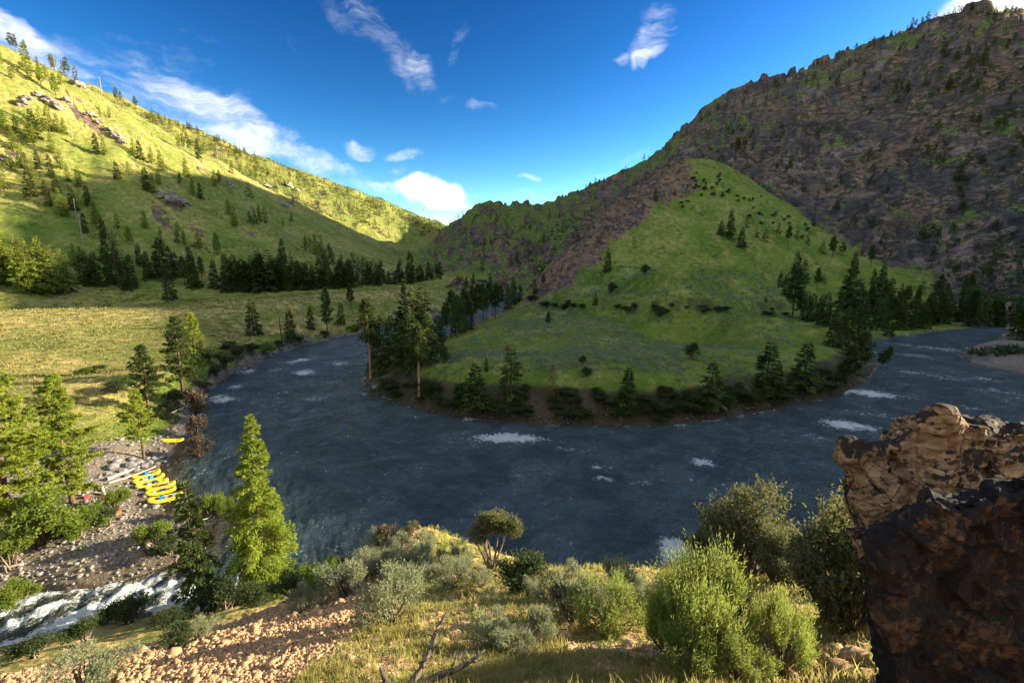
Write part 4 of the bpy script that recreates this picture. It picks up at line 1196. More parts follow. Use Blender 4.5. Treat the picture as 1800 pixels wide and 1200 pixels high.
G1 = 'sagebrush on the knoll'
K1 = 'grey green sagebrush on the sunlit knoll above the river'
fg = [
    ('sage_0', 690, 1092, 115, 88, 'sagebrush', 'large grey sagebrush where the loose stones meet the grassy knoll', None),
    ('sage_1', 612, 1052, 92, 60, 'sagebrush', 'grey sagebrush at the top edge of the loose stone slope', None),
    ('sage_2', 540, 1072, 52, 46, 'sagebrush', 'pale rounded sagebrush just right of the tall bright fir', None),
    ('sage_0', 640, 1018, 70, 45, 'sagebrush', K1, G1), ('sage_1', 700, 1022, 75, 52, 'sagebrush', K1, G1), ('sage_2', 742, 1022, 70, 55, 'sagebrush', K1, G1), ('sage_0', 793, 1032, 68, 48, 'sagebrush', K1, G1),
    ('sage_1', 812, 1020, 60, 40, 'sagebrush', K1, G1), ('sage_2', 805, 992, 44, 42, 'sagebrush', K1, G1), ('sage_0', 742, 978, 46, 42, 'sagebrush', K1, G1), ('sage_1', 700, 976, 50, 36, 'sagebrush', K1, G1),
    ('sage_2', 668, 958, 42, 30, 'sagebrush', K1, G1), ('sage_0', 845, 1030, 40, 30, 'sagebrush', K1, G1), ('sage_1', 632, 1004, 36, 24, 'sagebrush', K1, G1), ('sage_2', 722, 1000, 50, 36, 'sagebrush', K1, G1), ('sage_0', 770, 1008, 52, 36, 'sagebrush', K1, G1),
    ('olive_mid', 718, 942, 36, 22, 'shrub', 'small dark green shrub on the crest of the knoll'), ('brush_0', 676, 956, 40, 30, 'shrub', 'brownish twiggy shrub on the left shoulder of the knoll'),
    ('clump', 866, 1000, 100, 86, 'small_tree', 'small gnarled olive tree leaning over the river beside the knoll'),
    ('dark_mid', 925, 1038, 96, 60, 'shrub', 'dark rounded shrub below the gnarled little tree'),
    ('sage_1', 930, 1052, 40, 34, 'sagebrush', 'small sagebrush in front of the dark rounded shrub'), ('sage_2', 866, 1056, 34, 22, 'sagebrush', 'single small sagebrush in the middle of the grassy slope'),
    ('sage_0', 960, 1056, 40, 26, 'sagebrush', 'low sagebrush at the right end of the grassy slope'),
    ('sage_1', 948, 1132, 54, 62, 'sagebrush', 'upright sagebrush with a visible twisted stem above the dead branch'), ('sage_2', 866, 1134, 76, 52, 'sagebrush', 'spreading sagebrush with dark stems above the dead branch'),
    ('sage_0', 905, 1150, 70, 40, 'sagebrush', 'low sagebrush tangle just right of the dead branch'),
    ('sage_2', 1012, 1090, 92, 92, 'sagebrush', 'tall yellowish sagebrush left of the green foreground bushes'), ('brush_1', 990, 1082, 60, 62, 'shrub', 'bare twiggy shrub mixed into the tall yellowish sagebrush'),
    ('rabbit_mid', 1068, 1106, 132, 82, 'rabbitbrush', 'wide low green bush left of the largest bright bush'), ('sage_1', 1088, 1050, 84, 58, 'sagebrush', 'grey twiggy sagebrush behind the wide low green bush'), ('sage_0', 1128, 1072, 60, 52, 'sagebrush', 'grey green sagebrush squeezed behind the bright bush'),
    ('rabbit_big', 1238, 1172, 165, 205, 'rabbitbrush', 'largest bright green bush in the foreground'), ('rabbit_mid', 1290, 1130, 90, 110, 'rabbitbrush', 'bright bush rising behind the right side of the largest one'), ('rabbit_mid', 1175, 1160, 95, 130, 'rabbitbrush', 'bright bush leaning out on the left side of the largest one'), ('rabbit_mid', 1368, 1185, 105, 135, 'rabbitbrush', 'bright green bush in front of the dark boulder'), ('rabbit_mid', 1205, 1196, 120, 90, 'rabbitbrush', 'dense green bush at the bottom edge below the largest bright bush'),
    ('rabbit_mid', 1300, 1200, 120, 80, 'rabbitbrush', 'dense green bush at the bottom edge between two bright bushes'),
    ('olive_big', 1318, 1010, 140, 142, 'shrub', 'dark olive rounded shrub above the river'), ('olive_big', 1362, 1020, 90, 90, 'shrub', 'olive shrub between the dark rounded one and the spiky one'), ('dark_mid', 1238, 990, 60, 48, 'shrub', 'small dark shrub beside the white rapids'),
    ('olive_big', 1462, 1092, 172, 212, 'shrub', 'tall spiky olive shrub leaning against the dark boulder'), ('olive_mid', 1500, 1110, 100, 140, 'shrub', 'olive shrub in shade at the side of the dark boulder'),
    ('sage_0', 138, 1212, 130, 52, 'sagebrush', 'grey sagebrush at the bottom left corner on loose stones'), ('sage_1', 352, 1126, 52, 36, 'sagebrush', 'pale sagebrush on the upper edge of the scree'), ('dark_mid', 314, 1136, 64, 34, 'shrub', 'dark low shrub beside the pale sagebrush on the scree'),
    ('dark_mid_1', 225, 1096, 80, 40, 'shrub', 'dark shrub overhanging the white rapids'), ('dark_mid_1', 150, 1128, 60, 36, 'shrub', 'dark shrub on the near bank of the rapids, further left'), ('dark_mid_1', 400, 1070, 70, 46, 'shrub', 'dark shrub between the two firs'), ('dark_mid', 520, 1052, 70, 44, 'shrub', 'dark green shrub at the foot of the tall bright fir'),
    ('willow_0', 565, 1030, 76, 36, 'shrub', 'green shrub on the bank right of the tall bright fir'), ('dark_mid_1', 610, 1012, 50, 28, 'shrub', 'low dark shrub on the bank below the knoll'), ('dark_mid', 445, 1066, 60, 34, 'shrub', 'dark shrub under the tall bright fir'),
    ('dark_mid_1', 60, 1156, 70, 30, 'shrub', 'dark bank shrub near the left edge above the scree'), ('dark_mid', 290, 1104, 50, 26, 'shrub', 'low dark shrub on the bank left of the thin dark fir'),
    # gravel bar and landing
    ('willow_1', 72, 958, 120, 84, 'willow', 'large bright yellow green willow bush on the gravel bar'), ('willow_0', 140, 944, 66, 44, 'willow', 'bright willow bush right of the largest willow'), ('willow_1', 20, 1000, 70, 56, 'willow', 'willow bush at the left edge beside the gravel'),
    ('willow_0', 22, 1062, 60, 36, 'willow', 'low willow bush at the left edge beside the rapids'), ('dark_mid_1', 190, 924, 46, 28, 'shrub', 'small dark green bush on the sandy landing'), ('willow_1', 204, 902, 52, 38, 'willow', 'green bush between the sand and the rafts'),
    ('willow_0', 276, 956, 52, 48, 'willow', 'round green bush on the wet mud below the rafts'), ('dark_mid_1', 296, 974, 60, 30, 'shrub', 'low shrub beside the drifted log on the wet mud'), ('willow_1', 372, 908, 46, 36, 'willow', 'green bush behind the thin dark fir'), ('willow_0', 396, 902, 30, 26, 'willow', 'small green bush left of the tall bright fir top'),
    ('brush_0', 348, 738, 44, 46, 'shrub', 'flooded brown brush standing in the shallows by the log'), ('brush_1', 352, 802, 40, 34, 'shrub', 'flooded brown brush beside the lone raft'), ('brush_0', 345, 768, 34, 34, 'shrub', 'flooded brown brush above the lone raft'),
]
for it in fg:
    bush(*it)
lb = [(396, 652, 40, 34), (418, 634, 34, 26), (442, 624, 30, 20), (466, 622, 30, 22), (380, 664, 30, 22), (366, 640, 44, 26), (404, 618, 34, 18), (490, 612, 22, 14), (528, 606, 22, 14), (570, 594, 20, 12), (622, 582, 26, 14), (650, 577, 24, 16), (310, 716, 44, 30), (288, 736, 30, 24), (360, 684, 24, 18), (205, 690, 50, 20), (160, 656, 36, 16), (225, 672, 30, 14)]
for a, b, w, h in lb:
    bush(random.choice(['dark_mid_1', 'dark_mid', 'willow_0']), a, b, w, h, 'shrub', 'dense green shrub along the left river bank', 'shrubs on the left bank')
for i in range(120):
    a = random.uniform(668, 1490)
    lo = np.interp(a, [660, 700, 760, 850, 1000, 1180, 1300, 1400, 1480, 1515], [686, 706, 721, 737, 747, 746, 729, 710, 691, 672])
    up = np.interp(a, [668, 740, 850, 1050, 1250, 1350, 1420, 1490], [668, 678, 684, 690, 694, 682, 668, 640])
    bush(random.choice(['dark_mid', 'dark_mid_1', 'dark_mid_1', 'dark_mid_1']), a, lo + (up - lo) * random.uniform(.12, .9), random.uniform(16, 46), random.uniform(10, 22), 'shrub', 'dark shrub on the steep bank of the peninsula', 'shrubs on the peninsula bank')
for (a, b, w, h, l) in [(780, 636, 20, 18, 'round dark bush near the orange trunk pines'), (1217, 630, 24, 24, 'round dark bush in the middle of the terrace'), (1133, 481, 16, 13, 'round dark bush on the upper bench'), (1075, 514, 18, 14, 'round dark bush on the lower bench'), (1160, 556, 26, 14, 'dark bush on the rocky riser behind the terrace'), (1424, 634, 14, 12, 'small bush at the right end of the terrace'), (1025, 640, 14, 12, 'small dark bush in the sagebrush of the terrace'), (1030, 660, 20, 12, 'low bush above the middle of the peninsula bank')]:
    bush('dark_mid', a, b + 2, w, h + 4, 'shrub', l)
for i in range(26):
    a = random.uniform(935, 1385)
    bush('dark_mid_1', a, np.interp(a, [935, 1000, 1100, 1250, 1385], [538, 545, 550, 552, 556]) + random.uniform(-9, 3), random.uniform(12, 26), random.uniform(7, 12), 'shrub', 'dark bush along the riser at the back of the terrace', 'bushes along the terrace riser')
for i in range(46):
    a = random.uniform(1170, 1420)
    b = np.interp(a, [1170, 1240, 1420], [345, 305, 400]) + random.uniform(-8, 40)
    bush('dark_mid_1', a, b, random.uniform(5, 10), random.uniform(4, 8), 'shrub', 'tiny dark bush on the upper slope of the grassy peak', 'bushes on the grassy peak')


# ------------------------------------------------------------------ things nobody could count: sage flats, grass, stones
def near_poly(pts):
    return np.array(pts)


def scatter_polar(n, r0, r1, a0, a1, ok):
    xs = []
    while sum(len(q[0]) for q in xs) < n:
        r = np.exp(rng.uniform(math.log(r0), math.log(r1), 60000))
        a = np.radians(rng.uniform(a0, a1, 60000))
        x, y = r * np.sin(a), r * np.cos(a)
        m = ok(x, y)
        xs.append((x[m], y[m]))
        if len(xs) > 60:
            break
    x, y = np.concatenate([q[0] for q in xs])[:n], np.concatenate([q[1] for q in xs])[:n]
    return x, y, ground(x, y)


def stuff(name, V, F, mat, var, label, smooth=False):
    o = link(name, mesh_np(name, V, F, mat, smooth, {'var': ('FLOAT', 'FACE', var)}))
    return tag(o, label, None, None, 'stuff')


def low_bushes(x, y, z, size, nq, leafk, flat=.6):
    N = len(x)
    m = np.repeat(np.arange(N), nq)
    d = unit(rng.normal(0, 1, (len(m), 3)))
    d[:, 2] = np.abs(d[:, 2])
    p = np.stack([x, y, z], -1)[m] + d * np.array([.5, .5, flat]) * (size[m] * rng.random(len(m)) ** .4)[:, None]
    ax = unit(d + np.array([0, 0, .6]) + rng.normal(0, .4, (len(m), 3)))
    side = unit(np.cross(ax, rng.normal(0, 1, (len(m), 3))))
    L = size[m] * leafk * rng.uniform(.6, 1.3, len(m))
    V, F = leaf_quads(p, ax, side, L, L * .55)
    return V, F, (rng.random(N)[m] * .7 + rng.random(len(m)) * .3)


def sage_ok(x, y):
    zz, s = ground(x, y), grid_at(SLOPE, x, y)
    w = grid_at(WREG['peninsula'], x, y)
    nz = fbm(x / 16, y / 16, 4, 500) + .6 * fbm(x / 4, y / 4, 3, 501)
    return (w > .6) & (zz > 6.2) & (zz < 30) & (y < 400) & (nz + .35 * (zz > 8.2) + rng.normal(0, .22, x.shape) > .12)


x, y, z = scatter_polar(5200, 110, 330, -22, 32, sage_ok)
V, F, var = low_bushes(x, y, z, rng.uniform(.5, 1.25, len(x)) * np.clip(np.hypot(x, y) / 190, .85, 1.4), 18, .42, .75)
stuff('sagebrush_cover', V, F, foliage_mat('far_sage', (.080, .105, .062), (.210, .240, .150), .2), var, 'grey green sagebrush covering the terrace and benches')


def spur_ok(x, y):
    w, zz = grid_at(WREG['peninsula'], x, y), ground(x, y)
    return (w > .5) & (zz > 24) & (y > 320) & (fbm(x / 30, y / 30, 4, 505) + .7 * fbm(x / 8, y / 8, 3, 506) + rng.normal(0, .16, x.shape) > .10)


x, y, z = scatter_polar(3600, 310, 600, -4, 34, spur_ok)
V, F, var = low_bushes(x, y, z - .1, .5 + 1.5 * rng.random(len(x)) ** 2.5, 10, .5, .7)
stuff('spur_brush', V, F, foliage_mat('spur_brush_leaves', (.040, .060, .020), (.120, .140, .060), .25), var, 'low grey green brush dotted over the grassy peak of the peninsula')


def meadow_ok(x, y):
    w = np.maximum(grid_at(WREG['meadow'], x, y), grid_at(WREG['peninsula'], x, y) * (ground(x, y) < 30) * (y < 400))
    return (w > .5) & (grid_at(SD, x, y) > 2.5) & ((grid_at(WREG['peninsula'], x, y) < .5) | (rng.random(x.shape) < .35)) & (rng.normal(0, .3, x.shape) + fbm(x / 12, y / 12, 3, 511) > -.1)


x, y, z = scatter_polar(26000, 70, 420, -58, 30, meadow_ok)
V, F, var = low_bushes(x, y, z - .05, rng.uniform(.25, .6, len(x)) * np.clip(np.hypot(x, y) / 150, .7, 2.0), 5, .75, .45)
stuff('meadow_grass', V, F, foliage_mat('tussock', (.075, .095, .018), (.260, .220, .075), .3), var, 'tussocks of drying grass over the meadow and terrace')


def hill_ok(x, y):
    w = grid_at(WREG['hillside'], x, y)
    return (w > .5) & (fbm(x / 40, y / 40, 4, 521) + .6 * fbm(x / 10, y / 10, 3, 522) + rng.normal(0, .12, x.shape) > .22)


x, y, z = scatter_polar(9000, 250, 900, -56, -10, hill_ok)
V, F, var = low_bushes(x, y, z - .1, rng.uniform(.5, 1.5, len(x)), 7, .7, .5)
stuff('hillside_brush', V, F, foliage_mat('hill_brush', (.055, .085, .010), (.125, .165, .022), .35), var, 'low green brush and forbs in patches on the left hillside')


def far_ok_(x, y):
    return (grid_at(WREG['far_hill'], x, y) > .5) & (fbm(x / 90, y / 90, 4, 525) + .6 * fbm(x / 22, y / 22, 3, 526) + rng.normal(0, .1, x.shape) > .05)


x, y, z = scatter_polar(6000, 900, 1650, -52, -4, far_ok_)
V, F, var = low_bushes(x, y, z - .2, rng.uniform(1.5, 5.0, len(x)), 8, .65, .7)
stuff('far_brush', V, F, foliage_mat('far_brush_leaves', (.030, .048, .012), (.085, .105, .026), .25), var, 'dark brush and small trees in bands over the far left hill')


def mtn_ok(x, y):
    w = np.maximum(grid_at(WREG['mountain'], x, y), grid_at(WREG['rear_ridge'], x, y))
    return (w > .5) & (grid_at(SD, x, y) > 3) & (fbm(x / 60, y / 60, 4, 531) + .7 * fbm(x / 14, y / 14, 3, 532) + rng.normal(0, .1, x.shape) - .9 * (grid_at(gul, x, y) - .38) > .22)


x, y, z = scatter_polar(11000, 240, 1150, -8, 52, mtn_ok)
V, F, var = low_bushes(x, y, z - .2, rng.uniform(.8, 3.0, len(x)) ** 1.1, 8, .65, .6)
stuff('mountain_brush', V, F, foliage_mat('mtn_brush', (.022, .034, .012), (.060, .075, .028), .2), var, 'dark brush in patches over the rocky mountain slopes')


# grass of the bluff, blade by blade
def grass_ok(x, y):
    return (grid_at(WREG['bluff'], x, y) > .4) & (x > _sx_at(x, y)) & (grid_at(SD, x, y) > .5) & (fbm(x / 1.5, y / 1.5, 4, 541) + rng.normal(0, .15, x.shape) > -.16 - .1 * (np.hypot(x, y) > 9))


def _sx_at(x, y):
    return -4.1 - 0.055 * (y - 7) + .55 * fbm(x / 5, y / 5, 4, 107) + .4 * fbm(x / 22, y / 22, 4, 103)


x, y, z = scatter_polar(7200, 3.5, 32, -45, 52, grass_ok)
N, nb = len(x), 20
m = np.repeat(np.arange(N), nb)
rr = np.hypot(x, y)
hgt = rng.uniform(.07, .24, N) * (1 + .5 * fbm(x / 2.5, y / 2.5, 3, 551))
root = np.stack([x, y, z - .01], -1)[m] + np.concatenate([rng.normal(0, .045, (len(m), 2)) * (1 + rr[m] / 14)[:, None], np.zeros((len(m), 1))], 1)
bend = np.concatenate([rng.normal(0, .42, (len(m), 2)), np.ones((len(m), 1))], 1)
bend[:, 0] -= .10
tip = root + unit(bend) * (hgt[m] * rng.uniform(.5, 1.2, len(m)))[:, None]
side = unit(np.cross(tip - root, rng.normal(0, 1, (len(m), 3)))) * (.0035 + .0009 * rr[m])[:, None]
V = np.stack([root - side, root + side, tip], 1).reshape(-1, 3)
F = np.arange(len(m) * 3).reshape(-1, 3)
hue = (.28 + .7 * fbm(x / 1.8, y / 1.8, 3, 561) + .25 * rng.normal(0, 1, N) - .15 * sstep(9, 14, rr))[m].clip(0, 1)
stuff('grass', V, F, foliage_mat('bluff_grass', (.110, .145, .022), (.340, .270, .100), .45), hue, 'green and straw coloured grass growing on the bluff')


# stones
def rock_mat(name, a, b, c, scale=3.0, bumpd=.1, dark=(.03, .024, .02), lichen=.0):
    m = bpy.data.materials.new(name)
    m.use_nodes = True
    N = NT(m.node_tree)
    N.n.clear()
    P = N.node('ShaderNodeNewGeometry').outputs['Position']
    at = N.node('ShaderNodeAttribute', attribute_name='var')
    mp = N.node('ShaderNodeMapping', ins={'Vector': P, 'Rotation': (.4, .6, .2), 'Scale': (1, 1, 2.2)})
    n1 = N.noise(mp.outputs[0], scale, 8, .68, 1.4)
    n2 = N.noise(P, scale * 5, 6, .7)
    n3 = N.noise(P, scale * .45, 5, .6)
    col = N.mix(N.maprange(n1, .35, .65), a, b)
    col = N.mix(N.maprange(N.math('ADD', n2, N.math('MULTIPLY', N.math('SUBTRACT', at.outputs['Fac'], .5), .35)), .42, .68), col, c)
    if lichen:
        upz = N.node('ShaderNodeSeparateXYZ', ins={0: N.node('ShaderNodeNewGeometry').outputs['Normal']}).outputs[2]
        col = N.mix(N.maprange(N.math('ADD', N.math('MULTIPLY', upz, .5), N.math('ADD', N.math('MULTIPLY', n2, .6), N.math('MULTIPLY', n3, .6))), .76, .92), col, dark)
        col = N.mix(N.maprange(N.math('ADD', N.math('MULTIPLY', n3, .5), N.math('MULTIPLY', n2, .5)), .60 - lichen * .2, .66 - lichen * .2), col, dark)
    crack = N.node('ShaderNodeTexVoronoi', feature='DISTANCE_TO_EDGE', ins={'Vector': N.vmath('ADD', P, N.vmath('MULTIPLY', N.noise(P, scale * 1.2, 5, .65, out=1), (.22 / scale * 2, .22 / scale * 2, .22 / scale * 2))), 'Scale': scale * .8})
    ck = N.maprange(crack.outputs['Distance'], 0, .035)
    col = N.mix(N.math('MULTIPLY', N.math('SUBTRACT', 1.0, ck), .45 if lichen else 0.0), col, dark)
    d = N.node('ShaderNodeBsdfPrincipled', ins={'Base Color': col, 'Roughness': .9, 'Specular IOR Level': .15})
    h = N.math('ADD', n1, N.math('ADD', N.math('MULTIPLY', n2, .35), N.math('MULTIPLY', ck, .25 if lichen else 0.0)))
    bp = N.node('ShaderNodeBump', ins={'Strength': 1.0, 'Distance': bumpd, 'Height': h})
    N.l.new(bp.outputs[0], d.inputs['Normal'])
    N.l.new(d.outputs[0], N.node('ShaderNodeOutputMaterial').inputs[0])
    return m


M_SCREE = rock_mat('scree_stone', (.19, .11, .055), (.40, .26, .145), (.30, .185, .10), 6, .02)
M_COBBLE = rock_mat('river_cobble', (.09, .080, .072), (.25, .225, .20), (.15, .125, .10), 5, .02)
M_WET = rock_mat('wet_stone', (.035, .031, .028), (.13, .115, .10), (.07, .055, .045), 3, .03)
M_BOULD = rock_mat('river_boulder', (.075, .072, .074), (.21, .20, .19), (.13, .115, .10), 2, .05)
M_OUTCROP = rock_mat('outcrop_stone', (.13, .11, .10), (.30, .25, .21), (.20, .16, .13), .6, .4)

_bmi = bmesh.new()
bmesh.ops.create_icosphere(_bmi, subdivisions=1, radius=1.0)
_bmi.verts.ensure_lookup_table()
ICO_V = np.array([v.co[:] for v in _bmi.verts])
ICO_F = np.array([[v.index for v in f.verts] for f in _bmi.faces])
_bmi.free()
BOX_V = np.array([[a, b, c] for a in (-1, 1) for b in (-1, 1) for c in (-1, 1)], float)
BOX_F = np.array([[0, 1, 3, 2], [4, 6, 7, 5], [0, 4, 5, 1], [2, 3, 7, 6], [0, 2, 6, 4], [1, 5, 7, 3]])


def rot_rand(n):
    q = unit(rng.normal(0, 1, (n, 4)))
    w, x, y, z = q.T
    return np.stack([1 - 2 * (y * y + z * z), 2 * (x * y - z * w), 2 * (x * z + y * w), 2 * (x * y + z * w), 1 - 2 * (x * x + z * z), 2 * (y * z - x * w), 2 * (x * z - y * w), 2 * (y * z + x * w), 1 - 2 * (x * x + y * y)], -1).reshape(n, 3, 3)


def stones(x, y, z, size, angular):
    n = len(x)
    base, faces = (BOX_V, BOX_F) if angular else (ICO_V, ICO_F)
    k = len(base)
    jit = 1 + rng.normal(0, .30 if angular else .13, (n, k, 3))
    sc = size[:, None] * (rng.uniform(.45, 1.1, (n, 3)) if angular else rng.uniform(.6, 1.1, (n, 3)) * np.array([1, 1, .68]))
    pts = base[None] * jit * sc[:, None] * (.62 if angular else 1)
    if angular:
        pts = np.einsum('nij,nkj->nki', rot_rand(n), pts)
    else:
        a = rng.uniform(0, 6.283, n)
        c, s = np.cos(a)[:, None], np.sin(a)[:, None]
        pts = np.stack([pts[..., 0] * c - pts[..., 1] * s, pts[..., 0] * s + pts[..., 1] * c, pts[..., 2]], -1)
    V = (pts + np.stack([x, y, z], -1)[:, None]).reshape(-1, 3)
    F = (faces[None] + (np.arange(n) * k)[:, None, None]).reshape(-1, faces.shape[1])
    return V, F, np.repeat(rng.random(n), len(faces))


def scree_ok(x, y):
    zz = grid_at(WREG['bluff'], x, y) > .5
    left = x < _sx_at(x, y) + rng.normal(0, .35, x.shape)
    return zz & ((left & (y < 26)) | ((~left) & (rng.random(x.shape) < .07) & (np.hypot(x, y) < 12))) & (grid_at(SD, x, y) > 2)


x, y, z = scatter_polar(24000, 4.5, 30, -56, 52, scree_ok)
sz = .020 + .085 * rng.random(len(x)) ** 2.8
sz = np.where(rng.random(len(x)) < .03, sz * 1.9, sz) * np.clip(np.hypot(x, y) / 12, .7, 1.4)
V, F, var = stones(x, y, z + sz * .15, sz, True)
stuff('scree', V, F, M_SCREE, var, 'loose sharp tan stones covering the left side of the bluff')


def bar_ok(x, y):
    w = np.maximum(grid_at(WREG['gravel_bar'], x, y), (grid_at(WREG['meadow'], x, y) > .4) * (grid_at(SD, x, y) < 3.5))
    near_rapids = np.exp(-((grid_at(SD, x, y) - 5) / 7.0) ** 2)
    sand = np.exp(-(((x + 62) / 9) ** 2 + ((y - 73) / 7) ** 2))
    return (w > .4) & (grid_at(SD, x, y) > -.8) & (rng.random(x.shape) < .15 + .75 * near_rapids * (fbm(x / 5, y / 5, 3, 571) + .7) - .9 * sand) & (y < 230)


x, y, z = scatter_polar(2400, 38, 200, -58, -10, bar_ok)
sz = (.09 + .28 * rng.random(len(x)) ** 3) * np.clip(np.hypot(x, y) / 70, .8, 1.6)
V, F, var = stones(x, y, z + sz * .2, sz, False)
stuff('gravel', V, F, M_COBBLE, var, 'rounded grey and tan river cobbles on the gravel bar and shore', True)


def edge_ok(x, y):
    s = grid_at(SD, x, y)
    return (s > -.9) & (s < 2.2) & (grid_at(WREG['bluff'], x, y) < .3) & (rng.random(x.shape) < .6)


x, y, z = scatter_polar(2200, 85, 330, -32, 46, edge_ok)
sz = (.15 + .5 * rng.random(len(x)) ** 3) * np.clip(np.hypot(x, y) / 120, .8, 1.6)
V, F, var = stones(x, y, z + sz * .15, sz, False)
stuff('shore_gravel', V, F, M_WET, var, 'dark wet stones along the waterline of the river banks', True)


def lump(seed, sub=3, amp=.28, mat=None, name='boulder', squash=.7):
    bm = bmesh.new()
    bmesh.ops.create_icosphere(bm, subdivisions=sub, radius=1.0)
    off = Vector((seed * 3.7, seed * 1.3, seed * 7.1))
    for v in bm.verts:
        p = v.co.copy()
        q = mnoise.cell_vector(p * 1.1 + off)
        v.co = p * (1 + amp * mnoise.fractal(p * 1.3 + off, .9, 2.1, 4) + .10 * (q.x - .5))
        v.co.z *= squash
    me = bpy.data.meshes.new(name)
    bm.to_mesh(me)
    bm.free()
    me.polygons.foreach_set('use_smooth', [True] * len(me.polygons))
    me.materials.append(mat)
    return me


BL = [lump(k, 3, .30, M_BOULD) for k in range(4)]
for i, (a, b, s) in enumerate([(197, 822, 16), (206, 814, 13), (228, 820, 18), (243, 817, 16), (252, 822, 15), (232, 808, 12), (262, 815, 12), (272, 806, 14), (284, 804, 18), (215, 830, 12), (190, 834, 11), (240, 828, 12), (222, 838, 10), (258, 808, 9), (276, 816, 9), (273, 892, 12), (214, 912, 8), (70, 1010, 9), (160, 1000, 10), (200, 978, 12), (105, 985, 9), (140, 1014, 9), (660, 684, 11), (640, 694, 10), (395, 698, 12)]):
    P = find(a, b)
    m = s / 2 * (P[1] * .985 + (CAM_H - P[2]) * .17) / FPX
    o = link('boulder', BL[i % 4])
    o.location, o.rotation_euler, o.scale = (P[0], P[1], P[2] + m * .25), (0, 0, random.uniform(0, 6)), (m * 1.15, m, m)
    if i == 15:
        tag(o, 'pale boulder at the bow of the nearest raft', 'boulder')
    elif i == 16:
        tag(o, 'small pale boulder beside the green bush on the landing', 'boulder')
    elif i > 21:
        tag(o, ('dark boulder in the water off the peninsula tip', 'flat wet boulder below the peninsula tip', 'wave washed boulder in the river near the left bank')[i - 22], 'boulder')
    elif i > 16:
        tag(o, 'grey boulder among the cobbles of the gravel bar', 'boulder', 'boulders on the gravel bar')
    else:
        tag(o, 'grey rounded boulder at the head of the sandy landing', 'boulder', 'boulders above the landing')
OC = [lump(20 + k, 4, .75, M_OUTCROP, 'outcrop', .8) for k in range(3)]
for i, (a, b, s) in enumerate([(48, 178, 18), (38, 186, 22), (88, 184, 20), (100, 190, 22), (115, 180, 20), (68, 172, 16), (158, 204, 20), (172, 216, 14), (135, 152, 22), (150, 156, 14), (190, 232, 16), (205, 242, 22), (215, 252, 14), (292, 348, 26), (308, 356, 32), (324, 360, 22), (300, 342, 16), (278, 340, 14), (10, 282, 20), (400, 322, 14), (406, 330, 12), (500, 362, 16), (470, 330, 14), (508, 328, 16), (522, 336, 12)]):
    P = find(a, b)
    m = .72 * s / 2 * (P[1] * .985 + (CAM_H - P[2]) * .17) / FPX
    o = link('outcrop', OC[i % 3])
    o.location, o.rotation_euler, o.scale = (P[0], P[1], P[2] + m * .1), (random.uniform(-.3, .3), random.uniform(-.3, .3), random.uniform(0, 6)), (m * 1.25, m * 1.1, m * .9)
    tag(o, 'grey rock outcrop breaking through the grass of the left hillside', 'rock', 'rock outcrops on the left hillside')


# ------------------------------------------------------------------ the two great rocks on the right
def great_rock(name, outline, Y, depth, voxel, mat, seed, amp, bulge, slope, label):
    front = [Vector(on_y(a, b, Y)) for a, b in outline]
    cx = sum((p for p in front), Vector()) / len(front)
    rings = [(0.0, .86, 0.0), (.22, 1.0, 0.0), (.7, .97, 0.0), (1.0, .72, 0.0)]
    bm = bmesh.new()
    allr = []
    lean_x = [p.x / Y * .9 for p in front]
    for f, sc, _ in rings:
        ring = []
        for p, lx in zip(front, lean_x):
            q = cx + (p - cx) * sc
            ring.append(bm.verts.new((q.x + (f * depth - bulge) * lx, Y - bulge + f * depth, q.z - (f * depth - bulge) * slope)))
        allr.append(ring)
    n = len(front)
    for r0, r1 in zip(allr, allr[1:]):
        for i in range(n):
            bm.faces.new((r0[i], r0[(i + 1) % n], r1[(i + 1) % n], r1[i]))
    bm.faces.new(allr[0][::-1])
    bm.faces.new(allr[-1])
    bmesh.ops.triangulate(bm, faces=[f for f in bm.faces if len(f.verts) > 4])
    bmesh.ops.recalc_face_normals(bm, faces=bm.faces)
    tmp = bpy.data.meshes.new('tmp')
    bm.to_mesh(tmp)
    bm.free()
    ob = bpy.data.objects.new('tmp', tmp)
    COL.objects.link(ob)
    md = ob.modifiers.new('r', 'REMESH')
    md.mode, md.voxel_size = 'VOXEL', voxel
    me = bpy.data.meshes.new_from_object(ob.evaluated_get(bpy.context.evaluated_depsgraph_get()))
    bpy.data.objects.remove(ob)
    off = Vector((seed * 11.3, seed * 5.1, seed * 2.7))
    tilt = Matrix.Rotation(.5, 3, 'Y') @ Matrix.Rotation(.35, 3, 'X')
    S = amp / .3
    nrm = [v.normal.copy() for v in me.vertices]
    for v, nn in zip(me.vertices, nrm):
        p = v.co / S
        q = tilt @ p
        lay = mnoise.noise(Vector((q.x * .9, q.y * .9, q.z * 5.0)) + off)
        big = mnoise.fractal(p * 1.1 + off, .8, 2.0, 3)
        cell = mnoise.voronoi(p * 1.7 + off * .3 + mnoise.noise_vector(p * 2) * .25)[0]
        rid = mnoise.ridged_multi_fractal(p * 2.6 + off, .9, 2.1, 6, 1.0, 2.0) - 1.1
        fac = 0.0
        for fq, wt in ((1.25, 1.0), (3.1, .42), (7.5, .17)):
            pw = p * fq + off * .3 + mnoise.noise_vector(p * fq * .8) * .07
            _, pc = mnoise.voronoi(pw)
            rd = mnoise.cell_vector(pc[0] * 53.7 + off)
            fac += wt * max(-.5, min(.5, (pw - pc[0]).dot((rd - Vector((.5, .5, .5))) * 1.7))) / fq ** .15 * .5
        v.co = v.co + nn * S * (.07 * big + .03 * lay + (.52 * fac) + .014 * rid)
    me.name = name
    me.materials.clear()
    me.materials.append(mat)
    me.polygons.foreach_set('use_smooth', [True] * len(me.polygons))
    return tag(link(name, me), label, 'rock')


